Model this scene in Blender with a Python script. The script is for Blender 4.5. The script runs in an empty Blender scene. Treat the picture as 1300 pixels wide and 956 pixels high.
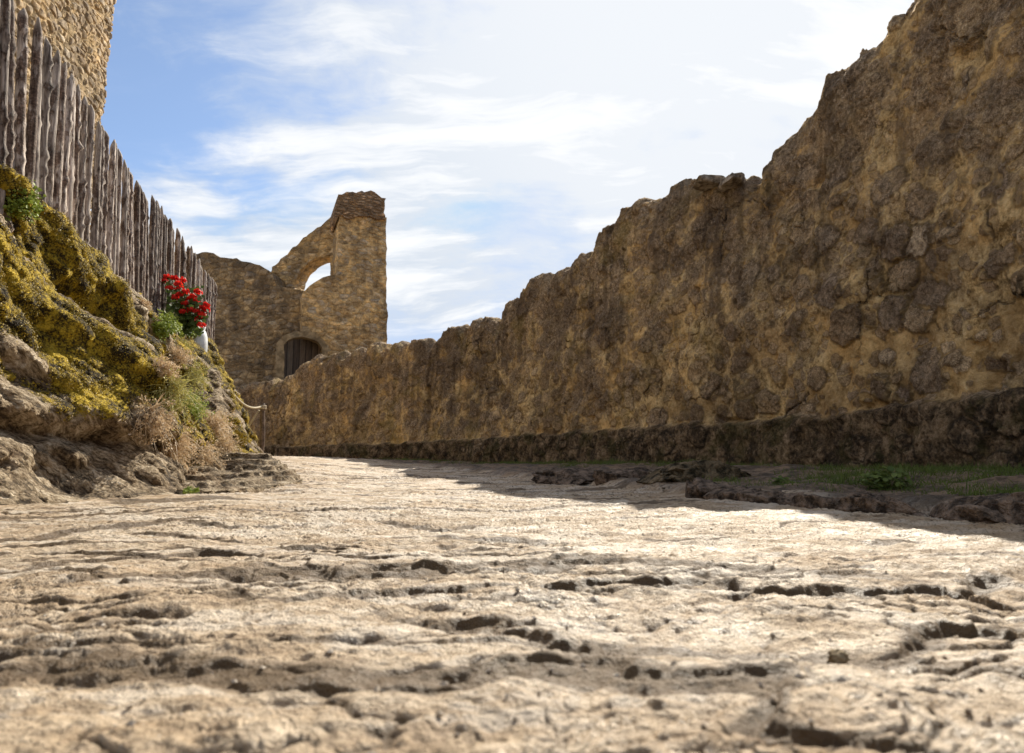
import bpy, bmesh, math, random
import numpy as np
from math import sin, cos, tan, atan, radians, pi, sqrt
from mathutils import Vector, Matrix

random.seed(7)
rng = np.random.default_rng(7)
S = bpy.context.scene
COL = S.collection

# ------------------------------------------------------------------ camera
CAMZ = 0.26
FPX = 870.0                      # focal length in pixels of the 1300 px wide photo
PITCH = atan((590 - 478) / FPX)
cd = bpy.data.cameras.new('camera')
cam = bpy.data.objects.new('camera', cd)
COL.objects.link(cam)
S.camera = cam
cd.sensor_width = 36.0
cd.lens = FPX / 1300 * 36.0
cd.clip_start = 0.02
cd.clip_end = 2000
cam.location = (0, 0, CAMZ)
cam.rotation_euler = (radians(90) + PITCH, 0, 0)
cd.dof.use_dof = True
cd.dof.focus_distance = 4.5
cd.dof.aperture_fstop = 5.0

# ------------------------------------------------------------------ light
SUN_AZ = radians(20)             # to the right of the view direction (+Y)
SUN_EL = radians(37.5)
sun_dir = Vector((sin(SUN_AZ) * cos(SUN_EL), cos(SUN_AZ) * cos(SUN_EL), sin(SUN_EL)))
sd = bpy.data.lights.new('sun', 'SUN')
sd.energy = 5.0
sd.angle = radians(0.53)
sd.color = (1.0, 0.93, 0.80)
sun = bpy.data.objects.new('sun', sd)
COL.objects.link(sun)
sun.rotation_euler = (-sun_dir).to_track_quat('-Z', 'Y').to_euler()
S.view_settings.view_transform = 'Standard'
S.view_settings.look = 'None'
S.view_settings.gamma = 1
S.view_settings.use_curve_mapping = False
S.view_settings.exposure = 0.66


# ------------------------------------------------------------------ node helpers
class NT:
    def __init__(self, tree):
        self.t = tree
        self.t.nodes.clear()

    def n(self, typ, ins=None, **props):
        nd = self.t.nodes.new(typ)
        for k, v in props.items():
            setattr(nd, k, v)
        if ins:
            for k, v in ins.items():
                s = nd.inputs[k]
                self.put(s, v)
        return nd

    def put(self, s, v):
        if isinstance(v, bpy.types.NodeSocket):
            self.t.links.new(v, s)
        elif isinstance(v, (tuple, list)) and s.type == 'RGBA' and len(v) == 3:
            s.default_value = (*v, 1)
        else:
            s.default_value = v

    def m(self, op, a, b=None, c=None, clamp=False):
        nd = self.n('ShaderNodeMath', operation=op, use_clamp=clamp)
        for i, v in enumerate((a, b, c)):
            if v is not None:
                self.put(nd.inputs[i], v)
        return nd.outputs[0]

    def vm(self, op, a, b=None):
        nd = self.n('ShaderNodeVectorMath', operation=op)
        self.put(nd.inputs[0], a)
        if b is not None:
            if op == 'SCALE':
                self.put(nd.inputs['Scale'], b)
            else:
                self.put(nd.inputs[1], b)
        return nd.outputs[0]

    def mix(self, f, a, b, blend='MIX'):
        nd = self.n('ShaderNodeMix', data_type='RGBA', blend_type=blend)
        self.put(nd.inputs[0], f)
        self.put(nd.inputs[6], a)
        self.put(nd.inputs[7], b)
        return nd.outputs[2]

    def noise(self, vec, scale, detail=4, rough=0.55, dist=0.0, dims='3D'):
        nd = self.n('ShaderNodeTexNoise', {'Vector': vec, 'Scale': scale, 'Detail': detail,
                                          'Roughness': rough, 'Distortion': dist})
        return nd.outputs['Fac']

    def noisec(self, vec, scale, detail=4):
        nd = self.n('ShaderNodeTexNoise', {'Vector': vec, 'Scale': scale, 'Detail': detail})
        return nd.outputs['Color']

    def sstep(self, x, a, b, lo=0.0, hi=1.0):
        nd = self.n('ShaderNodeMapRange', interpolation_type='SMOOTHSTEP')
        self.put(nd.inputs[0], x)
        self.put(nd.inputs[1], a)
        self.put(nd.inputs[2], b)
        self.put(nd.inputs[3], lo)
        self.put(nd.inputs[4], hi)
        return nd.outputs[0]

    def con(self, f, k):
        return self.m('MULTIPLY_ADD', f, k, 0.5 - 0.5 * k)

    def map(self, vec, scale=(1, 1, 1), rot=(0, 0, 0), loc=(0, 0, 0)):
        nd = self.n('ShaderNodeMapping', {'Vector': vec, 'Scale': scale, 'Rotation': rot, 'Location': loc})
        return nd.outputs[0]

    def ramp(self, f, stops):
        nd = self.n('ShaderNodeValToRGB', {'Fac': f})
        cr = nd.color_ramp
        while len(cr.elements) < len(stops):
            cr.elements.new(0.5)
        for e, (p, c) in zip(cr.elements, stops):
            e.position = p
            e.color = (*c, 1) if len(c) == 3 else c
        return nd.outputs['Color']

    def warp(self, vec, scale, amt, detail=3):
        c = self.noisec(vec, scale, detail)
        c = self.vm('SUBTRACT', c, (0.5, 0.5, 0.5))
        c = self.vm('SCALE', c, amt)
        return self.vm('ADD', vec, c)

    def attr(self, name):
        return self.n('ShaderNodeAttribute', attribute_name=name).outputs['Fac']


def material(name, fn, disp=None):
    mt = bpy.data.materials.new(name)
    mt.use_nodes = True
    t = NT(mt.node_tree)
    out = t.n('ShaderNodeOutputMaterial')
    b = t.n('ShaderNodeBsdfPrincipled')
    t.t.links.new(b.outputs[0], out.inputs['Surface'])
    r = fn(t, b)
    if r is not None:
        h, scale = r[0], r[1]
        if disp:
            d = t.n('ShaderNodeDisplacement', {'Height': h, 'Midlevel': 0.5 if len(r) < 3 else r[2], 'Scale': scale})
            t.t.links.new(d.outputs[0], out.inputs['Displacement'])
            mt.displacement_method = disp
        else:
            bp = t.n('ShaderNodeBump', {'Height': h, 'Distance': scale, 'Strength': 1.0})
            t.t.links.new(bp.outputs[0], b.inputs['Normal'])
    return mt


def obj_co(t):
    return t.n('ShaderNodeTexCoord').outputs['Object']


# ------------------------------------------------------------------ world
w = bpy.data.worlds.new('World')
S.world = w
w.use_nodes = True
t = NT(w.node_tree)
wo = t.n('ShaderNodeOutputWorld')
sky = t.n('ShaderNodeTexSky', sky_type='NISHITA', sun_disc=False, sun_elevation=SUN_EL,
          sun_rotation=SUN_AZ, altitude=600, air_density=1.0, dust_density=0.6, ozone_density=2.0)
g = t.n('ShaderNodeTexCoord').outputs['Generated']
sp = t.n('ShaderNodeSeparateXYZ', {0: g})
zz = t.m('ADD', t.m('MAXIMUM', sp.outputs[2], 0.0), 0.22)
cx = t.m('DIVIDE', sp.outputs[0], zz)
cy = t.m('DIVIDE', sp.outputs[1], zz)
cv = t.n('ShaderNodeCombineXYZ', {0: cx, 1: cy, 2: 3.7}).outputs[0]
cvw = t.warp(cv, 1.1, 0.5, 4)
n1 = t.noise(t.map(cvw, (0.95, 1.1, 1), (0, 0, radians(28))), 1.25, 8, 0.6)
n2 = t.noise(t.map(cvw, (0.6, 2.4, 1), (0, 0, radians(35)), (4, 2, 0)), 3.0, 6, 0.62)
dots = t.n('ShaderNodeVectorMath', operation='DOT_PRODUCT')
t.put(dots.inputs[0], g)
dots.inputs[1].default_value = sun_dir
sunang = dots.outputs['Value']
glow = t.sstep(sunang, 0.74, 1.02)
lowz = t.sstep(sp.outputs[2], 0.30, 0.05)
cc = t.m('ADD', t.m('MULTIPLY', n1, 0.84), t.m('MULTIPLY', n2, 0.22))
cc = t.m('ADD', cc, t.m('MULTIPLY', glow, 0.10))
cc = t.m('ADD', cc, t.m('MULTIPLY', lowz, 0.17))
cloud = t.sstep(cc, 0.475, 0.62)
cloud = t.m('MULTIPLY_ADD', cloud, 0.84, 0.12)
cb = t.sstep(t.m('ADD', t.m('MULTIPLY', n2, 0.6), t.m('MULTIPLY', n1, 0.4)), 0.42, 0.62)
ccol = t.mix(t.m('MAXIMUM', t.m('MULTIPLY', glow, 0.7), cb), (4.4, 4.9, 5.6), (6.9, 6.95, 7.0))
skyc = t.mix(1.0, sky.outputs[0], (1.0, 1.05, 1.10), 'MULTIPLY')
skyc = t.mix(1.0, skyc, (3.9, 4.8, 6.4), 'DARKEN')
final = t.mix(cloud, skyc, ccol)
bg = t.n('ShaderNodeBackground', {'Color': final, 'Strength': 0.095})
t.t.links.new(bg.outputs[0], wo.inputs[0])


# ------------------------------------------------------------------ maths helpers
def at(px, py, Y):
    """point of the place seen at photo pixel px,py when it stands Y metres ahead"""
    a = (px - 650) / FPX
    b = (478 - py) / FPX
    d = (a, cos(PITCH) - b * sin(PITCH), sin(PITCH) + b * cos(PITCH))
    k = Y / d[1]
    return Vector((d[0] * k, Y, CAMZ + d[2] * k))


def ground_pt(px, py, z=0.0):
    a = (px - 650) / FPX
    b = (478 - py) / FPX
    d = (a, cos(PITCH) - b * sin(PITCH), sin(PITCH) + b * cos(PITCH))
    k = (z - CAMZ) / d[2]
    return (d[0] * k, d[1] * k)


def pxcol(X, Y, Z):
    """photo column and row of a place point"""
    dz = Z - CAMZ
    f = Y * cos(PITCH) + dz * sin(PITCH)
    u = -Y * sin(PITCH) + dz * cos(PITCH)
    return 650 + FPX * X / f, 478 - FPX * u / f


def ss(x, a, b):
    tt = np.clip((x - a) / (b - a), 0, 1)
    return tt * tt * (3 - 2 * tt)


def _hash(ix, iy, iz, seed):
    h = (ix.astype(np.int64) * 374761393 + iy.astype(np.int64) * 668265263 + iz.astype(np.int64) * 2147483647 + seed * 974634777) & 0xffffffff
    h = ((h ^ (h >> 13)) * 1274126177) & 0xffffffff
    h = ((h ^ (h >> 15)) * 2246822519) & 0xffffffff
    return (h ^ (h >> 16)) & 0xffffff


def vnoise(x, y, z, seed=0):
    x = np.asarray(x, float); y = np.asarray(y, float) + 0 * x; z = np.asarray(z, float) + 0 * x
    fx, fy, fz = np.floor(x), np.floor(y), np.floor(z)
    ix, iy, iz = fx.astype(np.int64), fy.astype(np.int64), fz.astype(np.int64)
    u, v, q = x - fx, y - fy, z - fz
    u = u * u * u * (u * (u * 6 - 15) + 10); v = v * v * v * (v * (v * 6 - 15) + 10); q = q * q * q * (q * (q * 6 - 15) + 10)
    r = 0
    for dx in (0, 1):
        for dy in (0, 1):
            for dz in (0, 1):
                wgt = (u if dx else 1 - u) * (v if dy else 1 - v) * (q if dz else 1 - q)
                r = r + wgt * (_hash(ix + dx, iy + dy, iz + dz, seed) / 16777215.0)
    return r * 2 - 1


def fbm(x, y, z, oct=4, seed=0, gain=0.5):
    r = 0; a = 1.0; s = 0
    for o in range(oct):
        r = r + a * vnoise(x, y, z, seed + o * 17)
        s += a
        x = np.asarray(x) * 2.03 + 1.7; y = np.asarray(y) * 2.03 - 3.1; z = np.asarray(z) * 2.03 + 0.9
        a *= gain
    return r / s * 1.5


def interp_pts(pts, n):
    """smooth curve through pts (Catmull-Rom), n samples evenly spaced in parameter"""
    P = np.array(pts, float)
    m = len(P)
    Pe = np.vstack([2 * P[0] - P[1], P, 2 * P[-1] - P[-2]])
    uu = np.linspace(0, m - 1 - 1e-9, n)
    i = uu.astype(int); f = (uu - i)[:, None]
    p0, p1, p2, p3 = Pe[i], Pe[i + 1], Pe[i + 2], Pe[i + 3]
    return 0.5 * (2 * p1 + (p2 - p0) * f + (2 * p0 - 5 * p1 + 4 * p2 - p3) * f ** 2 + (3 * p1 - p0 - 3 * p2 + p3) * f ** 3)


def seg_dist(X, Y, pts):
    """distance to a polyline, signed: positive on the right-hand side walking along it"""
    best = np.full(X.shape, 1e9); sgn = np.zeros(X.shape)
    for (a, b), (c, d) in zip(pts[:-1], pts[1:]):
        dx, dy = c - a, d - b
        L2 = dx * dx + dy * dy
        tt = np.clip(((X - a) * dx + (Y - b) * dy) / L2, 0, 1)
        ex, ey = X - a - tt * dx, Y - b - tt * dy
        dd = np.sqrt(ex * ex + ey * ey)
        sg = np.sign(ex * dy - ey * dx)
        m = dd < best
        best = np.where(m, dd, best); sgn = np.where(m, sg, sgn)
    return best, sgn


# ------------------------------------------------------------------ object helpers
def link(name, me, mat, parent=None):
    o = bpy.data.objects.new(name, me)
    if mat:
        me.materials.append(mat)
    COL.objects.link(o)
    if parent:
        o.parent = parent
    return o


def tag(o, label=None, cat=None, group=None, kind=None):
    if label: o['label'] = label
    if cat: o['category'] = cat
    if group: o['group'] = group
    if kind: o['kind'] = kind
    return o


def grid_mesh(name, P, attrs=None, closed_u=False, smooth=True):
    """P: (nu, nv, 3) array of vertices -> quad mesh"""
    nu, nv = P.shape[:2]
    idx = np.arange(nu * nv).reshape(nu, nv)
    if closed_u:
        idx = np.vstack([idx, idx[:1]])
    q = np.stack([idx[:-1, :-1], idx[1:, :-1], idx[1:, 1:], idx[:-1, 1:]], -1).reshape(-1, 4)
    me = bpy.data.meshes.new(name)
    me.vertices.add(nu * nv)
    me.vertices.foreach_set('co', P.reshape(-1).astype(np.float32))
    me.loops.add(q.size)
    me.loops.foreach_set('vertex_index', q.reshape(-1).astype(np.int32))
    me.polygons.add(len(q))
    me.polygons.foreach_set('loop_start', (np.arange(len(q)) * 4).astype(np.int32))
    me.polygons.foreach_set('loop_total', np.full(len(q), 4, np.int32))
    me.polygons.foreach_set('use_smooth', np.full(len(q), smooth))
    me.update(calc_edges=True)
    for k, v in (attrs or {}).items():
        a = me.attributes.new(k, 'FLOAT', 'POINT')
        a.data.foreach_set('value', v.reshape(-1).astype(np.float32))
    return me


def poly_mesh(name, V, F, smooth=False, attrs=None):
    me = bpy.data.meshes.new(name)
    me.from_pydata([tuple(v) for v in V], [], F)
    me.update()
    if smooth:
        me.polygons.foreach_set('use_smooth', np.ones(len(me.polygons), bool))
    for k, v in (attrs or {}).items():
        a = me.attributes.new(k, 'FLOAT', 'POINT')
        a.data.foreach_set('value', np.asarray(v, np.float32))
    return me


def tube(pts, radii, seg=8, V=None, F=None, cap=True):
    """append a tube along pts to V, F"""
    pts = [Vector(p) for p in pts]
    base = len(V)
    prev = None
    for i, p in enumerate(pts):
        d = (pts[min(i + 1, len(pts) - 1)] - pts[max(i - 1, 0)]).normalized()
        a = d.orthogonal().normalized() if prev is None else (prev - prev.dot(d) * d).normalized()
        prev = a
        b = d.cross(a)
        r = radii[i] if hasattr(radii, '__len__') else radii
        for k in range(seg):
            th = 2 * pi * k / seg
            V.append(p + (a * cos(th) + b * sin(th)) * r)
    for i in range(len(pts) - 1):
        for k in range(seg):
            k2 = (k + 1) % seg
            F.append((base + i * seg + k, base + i * seg + k2, base + (i + 1) * seg + k2, base + (i + 1) * seg + k))
    if cap:
        F.append(tuple(base + k for k in reversed(range(seg))))
        F.append(tuple(base + (len(pts) - 1) * seg + k for k in range(seg)))


# ================================================================== MATERIALS
def m_ground(t, b):
    co = obj_co(t)
    dirt = t.attr('dirt')
    bank = t.attr('bank')
    big = t.noise(co, 0.9, 4)
    mid = t.noise(t.map(co, (1, 1.8, 1)), 7, 6, 0.62)
    fine = t.noise(co, 60, 5, 0.7)
    gr = t.noise(co, 240, 2, 0.6)
    c = t.ramp(t.m('ADD', t.m('MULTIPLY', mid, 0.7), t.m('MULTIPLY', big, 0.3)),
               [(0.30, (0.28, 0.20, 0.125)), (0.45, (0.50, 0.395, 0.275)), (0.58, (0.66, 0.56, 0.43)), (0.75, (0.78, 0.72, 0.62))])
    sp = t.ramp(t.m('ADD', t.m('MULTIPLY', fine, 0.75), t.m('MULTIPLY', gr, 0.25)),
                [(0.33, (0.30, 0.25, 0.20)), (0.45, (0.78, 0.74, 0.70)), (0.54, (1, 1, 1)), (0.66, (1.3, 1.3, 1.3))])
    c = t.mix(0.85, c, sp, 'MULTIPLY')
    flk = t.sstep(t.noise(t.map(co, (1, 1.6, 1)), 24, 6, 0.78), 0.545, 0.61)
    c = t.mix(t.m('MULTIPLY', flk, 0.55), c, (0.17, 0.115, 0.065))
    pale = t.sstep(t.noise(t.map(t.warp(co, 2, .2), (1, 2.2, 1)), 1.6, 7, 0.7), 0.50, 0.56)
    tan = t.sstep(t.noise(t.map(t.warp(co, 2, .2), (1, 2.0, 1)), 1.1, 8, 0.72), 0.49, 0.56)
    c = t.mix(t.m('MULTIPLY', tan, 0.6), c, t.mix(fine, (0.22, 0.15, 0.085), (0.58, 0.44, 0.29)))
    c = t.mix(t.m('MULTIPLY', pale, 0.5), c, t.mix(gr, (0.62, 0.56, 0.48), (0.84, 0.80, 0.74)))
    och = t.sstep(t.noise(co, 1.7, 5, 0.6), 0.5, 0.66)
    c = t.mix(t.m('MULTIPLY', och, 0.35), c, (0.44, 0.29, 0.15))
    dcol = t.mix(t.noise(co, 14, 4), (0.075, 0.045, 0.022), (0.20, 0.135, 0.065))
    dm = t.m('ADD', dirt, t.m('MULTIPLY', t.m('SUBTRACT', t.noise(co, 30, 5, 0.7), 0.5), 0.9))
    c = t.mix(t.m('MULTIPLY', t.sstep(dm, 0.22, 0.58), t.sstep(dirt, 0.06, 0.25)), c, dcol)
    ecol = t.mix(t.sstep(t.noise(co, 6, 7, 0.75), 0.40, 0.60), (0.04, 0.028, 0.018), (0.26, 0.185, 0.125))
    c = t.mix(t.m('MULTIPLY', bank, 0.95), c, ecol)
    c = t.mix(1.0, c, (0.98, 0.92, 0.84), 'MULTIPLY')
    t.put(b.inputs['Base Color'], c)
    pol = t.sstep(t.noise(t.map(co, (1, 1.6, 1)), 0.8, 4, 0.6), 0.47, 0.60)
    t.put(b.inputs['Roughness'], t.m('SUBTRACT', t.sstep(mid, 0.35, 0.7, 0.76, 0.52), t.m('MULTIPLY', pol, 0.16)))
    t.put(b.inputs['Specular IOR Level'], 0.42)
    h = t.m('ADD', t.m('MULTIPLY', mid, 0.55), t.m('MULTIPLY', fine, 0.32))
    h = t.m('ADD', h, t.m('MULTIPLY', gr, 0.07))
    return h, 0.042


def m_wall(t, b):
    """rubble wall: rough brown stones bedded in ochre lime mortar, crevice shade painted around the stones, lichen, dark footing"""
    co = obj_co(t)
    foot = t.attr('foot')
    alt = t.attr('alt')           # 0 at the foot of the wall, 1 at its top
    pos = t.n('ShaderNodeSeparateXYZ', {0: co})
    w1 = t.warp(t.warp(co, 3.0, 0.16, 3), 9.0, 0.07, 3)
    mid = t.noise(co, 5.0, 8, 0.68)
    fine = t.noise(co, 24, 7, 0.74)
    grit = t.noise(co, 90, 3, 0.7)
    rough = t.m('SUBTRACT', fine, 0.5)
    big = t.noise(co, 0.8, 3, 0.6)
    low = t.m('MULTIPLY', t.sstep(pos.outputs[1], 11.5, 6.5), t.sstep(t.m('ADD', alt, t.m('MULTIPLY', t.m('SUBTRACT', big, 0.5), 0.9)), 0.80, 0.45))

    def stones(scale, off, rmin, rmax):
        mp = t.map(w1, (1, 1, 1.12), (0, 0, 0), off)
        v = t.n('ShaderNodeTexVoronoi', {'Vector': mp, 'Scale': scale, 'Randomness': 0.95}, feature='F1')
        e = t.n('ShaderNodeTexVoronoi', {'Vector': mp, 'Scale': scale, 'Randomness': 0.95}, feature='DISTANCE_TO_EDGE').outputs['Distance']
        r = t.n('ShaderNodeSeparateColor', {0: v.outputs['Color']})
        rad = t.m('MULTIPLY_ADD', r.outputs[0], rmax - rmin, rmin)
        d = t.m('SUBTRACT', rad, v.outputs['Distance'])
        d = t.m('MINIMUM', d, t.m('MULTIPLY', e, 0.8))
        d = t.m('ADD', d, t.m('MULTIPLY', rough, 0.20))
        return d, r
    dA, rA = stones(2.6, (0, 0, 0), 0.20, 0.74)
    dB, rB = stones(6.2, (3.3, 1.1, 7.7), 0.15, 0.85)
    A = t.sstep(dA, 0.035, 0.065)
    B = t.sstep(dB, 0.04, 0.075)
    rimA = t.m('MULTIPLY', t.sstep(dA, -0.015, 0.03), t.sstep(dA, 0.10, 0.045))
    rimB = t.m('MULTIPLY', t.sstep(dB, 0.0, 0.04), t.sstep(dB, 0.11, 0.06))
    patch = t.con(t.m('ADD', t.m('MULTIPLY', mid, 0.5), t.m('MULTIPLY', fine, 0.5)), 1.6)
    mort = t.ramp(patch, [(0.36, (0.13, 0.088, 0.042)), (0.47, (0.30, 0.215, 0.112)), (0.58, (0.44, 0.33, 0.185)), (0.72, (0.56, 0.45, 0.29))])
    ochre = t.sstep(t.noise(co, 1.3, 5, 0.6), 0.46, 0.58)
    mort = t.mix(t.m('MULTIPLY', ochre, 0.55), mort, t.mix(fine, (0.27, 0.17, 0.07), (0.56, 0.38, 0.18)))

    def stone_col(r):
        c = t.ramp(r.outputs[1], [(0.0, (0.14, 0.10, 0.070)), (0.3, (0.23, 0.17, 0.115)), (0.55, (0.175, 0.135, 0.11)), (0.8, (0.30, 0.225, 0.15)), (1.0, (0.36, 0.29, 0.22))])
        k = t.ramp(t.con(t.m('ADD', t.m('MULTIPLY', fine, 0.6), t.m('MULTIPLY', grit, 0.4)), 1.6), [(0.36, (0.30, 0.28, 0.27)), (0.48, (0.85, 0.85, 0.85)), (0.58, (1.2, 1.2, 1.2)), (0.70, (1.9, 1.85, 1.8))])
        return t.mix(0.9, c, k, 'MULTIPLY')
    vis = t.m('MULTIPLY_ADD', low, 0.30, 0.62)
    c = t.mix(t.m('MULTIPLY', B, t.m('MULTIPLY', vis, 0.8)), mort, stone_col(rB))
    c = t.mix(t.m('MULTIPLY', A, vis), c, stone_col(rA))
    rim_shade = t.m('MAXIMUM', rimA, t.m('MULTIPLY', rimB, 0.7))
    c = t.mix(t.m('MULTIPLY', rim_shade, 0.45), c, (0.075, 0.052, 0.032))  # crevice shade around each stone, painted into the colour
    # cracks
    cw = t.warp(t.warp(co, 1.7, 0.5), 8, 0.08)
    ck = t.n('ShaderNodeTexVoronoi', {'Vector': cw, 'Scale': 1.1, 'Randomness': 1.0}, feature='DISTANCE_TO_EDGE').outputs['Distance']
    crack = t.m('MULTIPLY', t.sstep(ck, 0.016, 0.004), t.sstep(t.noise(co, 1.2, 4, 0.6), 0.55, 0.62))
    c = t.mix(t.m('MULTIPLY', crack, 0.75), c, (0.03, 0.02, 0.013))
    # weathering crust, thicker towards the top
    cr = t.m('ADD', t.noise(t.warp(co, 1.2, 0.4), 1.35, 9, 0.70), t.m('MULTIPLY', t.m('SUBTRACT', alt, 0.5), 0.16))
    crust = t.sstep(t.m('ADD', cr, t.m('MULTIPLY', rough, 0.20)), 0.49, 0.545)
    cc = t.ramp(t.con(t.m('ADD', t.m('MULTIPLY', fine, 0.6), t.m('MULTIPLY', grit, 0.4)), 1.6), [(0.36, (0.045, 0.034, 0.028)), (0.5, (0.135, 0.102, 0.078)), (0.60, (0.22, 0.17, 0.13)), (0.72, (0.42, 0.35, 0.29))])
    c = t.mix(t.m('MULTIPLY', t.m('MULTIPLY', crust, 0.72), t.m('SUBTRACT', 1.0, t.m('MULTIPLY', low, 0.7))), c, cc)
    # rain streaks
    st = t.noise(t.map(co, (2.6, 2.6, 0.16)), 1.6, 5, 0.6)
    stm = t.m('MULTIPLY', t.sstep(st, 0.52, 0.66), t.sstep(alt, 0.15, 0.7))
    c = t.mix(t.m('MULTIPLY', stm, 0.6), c, t.mix(fine, (0.035, 0.026, 0.018), (0.12, 0.085, 0.06)))
    # thin moss film
    gm = t.m('MULTIPLY', t.sstep(t.noise(co, 1.15, 6, 0.65), 0.52, 0.66), t.sstep(pos.outputs[1], 6.0, 12.0, 0.3, 1.0))
    c = t.mix(t.m('MULTIPLY', gm, 0.40), c, t.mix(fine, (0.06, 0.05, 0.010), (0.26, 0.19, 0.04)))
    blo = t.ramp(t.con(t.noise(t.warp(co, 1.2, .5), 0.85, 7, 0.66), 1.6), [(0.36, (0.66, 0.64, 0.64)), (0.5, (1, 1, 1)), (0.62, (1.25, 1.22, 1.16))])
    c = t.mix(0.9, c, blo, 'MULTIPLY')
    c = t.mix(1.0, c, (1.42, 1.38, 1.24), 'MULTIPLY')
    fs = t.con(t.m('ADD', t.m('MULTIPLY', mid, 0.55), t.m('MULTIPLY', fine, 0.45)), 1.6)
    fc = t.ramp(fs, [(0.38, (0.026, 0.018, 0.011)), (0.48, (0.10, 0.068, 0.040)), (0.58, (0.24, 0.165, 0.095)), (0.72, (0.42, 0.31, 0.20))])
    fc = t.mix(t.m('MULTIPLY', rimA, 0.7), fc, (0.015, 0.011, 0.007))  # the same painted crevice shade on the footing
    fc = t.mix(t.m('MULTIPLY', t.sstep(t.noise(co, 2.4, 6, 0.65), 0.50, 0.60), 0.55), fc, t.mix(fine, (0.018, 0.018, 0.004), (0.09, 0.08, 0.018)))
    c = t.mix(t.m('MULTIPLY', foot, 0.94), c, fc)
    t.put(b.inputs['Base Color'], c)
    t.put(b.inputs['Roughness'], 0.92)
    t.put(b.inputs['Specular IOR Level'], 0.2)
    h = t.m('MULTIPLY', t.sstep(dA, 0.0, 0.09), t.m('MULTIPLY', vis, t.m('MULTIPLY_ADD', rA.outputs[2], 0.36, 0.08)))
    h = t.m('ADD', h, t.m('MULTIPLY', t.sstep(dB, 0.0, 0.08), 0.13))
    h = t.m('ADD', h, t.m('MULTIPLY', mid, 0.45))
    h = t.m('ADD', h, t.m('MULTIPLY', fine, 0.42))
    h = t.m('ADD', h, t.m('MULTIPLY', grit, 0.12))
    h = t.m('SUBTRACT', h, t.m('MULTIPLY', crack, 0.35))
    return h, 0.085


def rubble(scale, flat, mortar, stones, mw=0.06, depth=0.05, dark=0.3, joint=1.0):
    def fn(t, b):
        co = obj_co(t)
        w1 = t.warp(co, scale * 0.8, 0.25 / scale * 1.6, 3)
        mp = t.map(w1, (1, 1, flat))
        ed = t.n('ShaderNodeTexVoronoi', {'Vector': mp, 'Scale': scale, 'Randomness': 0.9}, feature='DISTANCE_TO_EDGE').outputs['Distance']
        cell = t.n('ShaderNodeTexVoronoi', {'Vector': mp, 'Scale': scale, 'Randomness': 0.9}, feature='F1')
        r = t.n('ShaderNodeSeparateColor', {0: cell.outputs['Color']})
        mid = t.noise(co, scale * 1.5, 6, 0.65)
        fine = t.noise(co, scale * 8, 5, 0.7)
        sm = t.sstep(t.m('ADD', ed, t.m('MULTIPLY', t.m('SUBTRACT', fine, 0.5), 0.1)), mw, mw + 0.07)
        sc = t.ramp(r.outputs[0], stones)
        sc = t.mix(0.8, sc, t.ramp(t.m('ADD', t.m('MULTIPLY', mid, .5), t.m('MULTIPLY', fine, .5)), [(0.40, (0.32, 0.29, 0.26)), (0.5, (0.9, 0.88, 0.86)), (0.60, (1.45, 1.4, 1.3))]), 'MULTIPLY')
        mo = t.mix(t.sstep(mid, 0.35, 0.65), tuple(x * 0.6 for x in mortar), mortar)
        c = t.mix(t.m('MULTIPLY_ADD', sm, joint, 1.0 - joint), mo, sc)
        bl = t.ramp(t.con(t.noise(t.warp(co, 1.5, .4), 1.3, 9, 0.72), 1.4), [(0.38, (0.6, 0.55, 0.5)), (0.5, (1, 1, 1)), (0.6, (1.35, 1.25, 1.05))])
        c = t.mix(0.7, c, bl, 'MULTIPLY')
        st = t.sstep(t.noise(t.map(co, (1, 1, 0.6)), 0.7, 9, 0.72), 0.47, 0.58)
        c = t.mix(t.m('MULTIPLY', st, dark), c, t.mix(fine, (0.035, 0.028, 0.02), (0.09, 0.068, 0.05)))
        t.put(b.inputs['Base Color'], c)
        t.put(b.inputs['Roughness'], 0.9)
        t.put(b.inputs['Specular IOR Level'], 0.2)
        h = t.m('ADD', t.m('MULTIPLY', t.sstep(ed, 0.0, 0.25), 0.6), t.m('MULTIPLY', mid, 0.3))
        h = t.m('ADD', h, t.m('MULTIPLY', fine, 0.18))
        h = t.m('ADD', h, t.m('MULTIPLY', r.outputs[1], 0.25))
        return h, depth
    return fn


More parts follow.
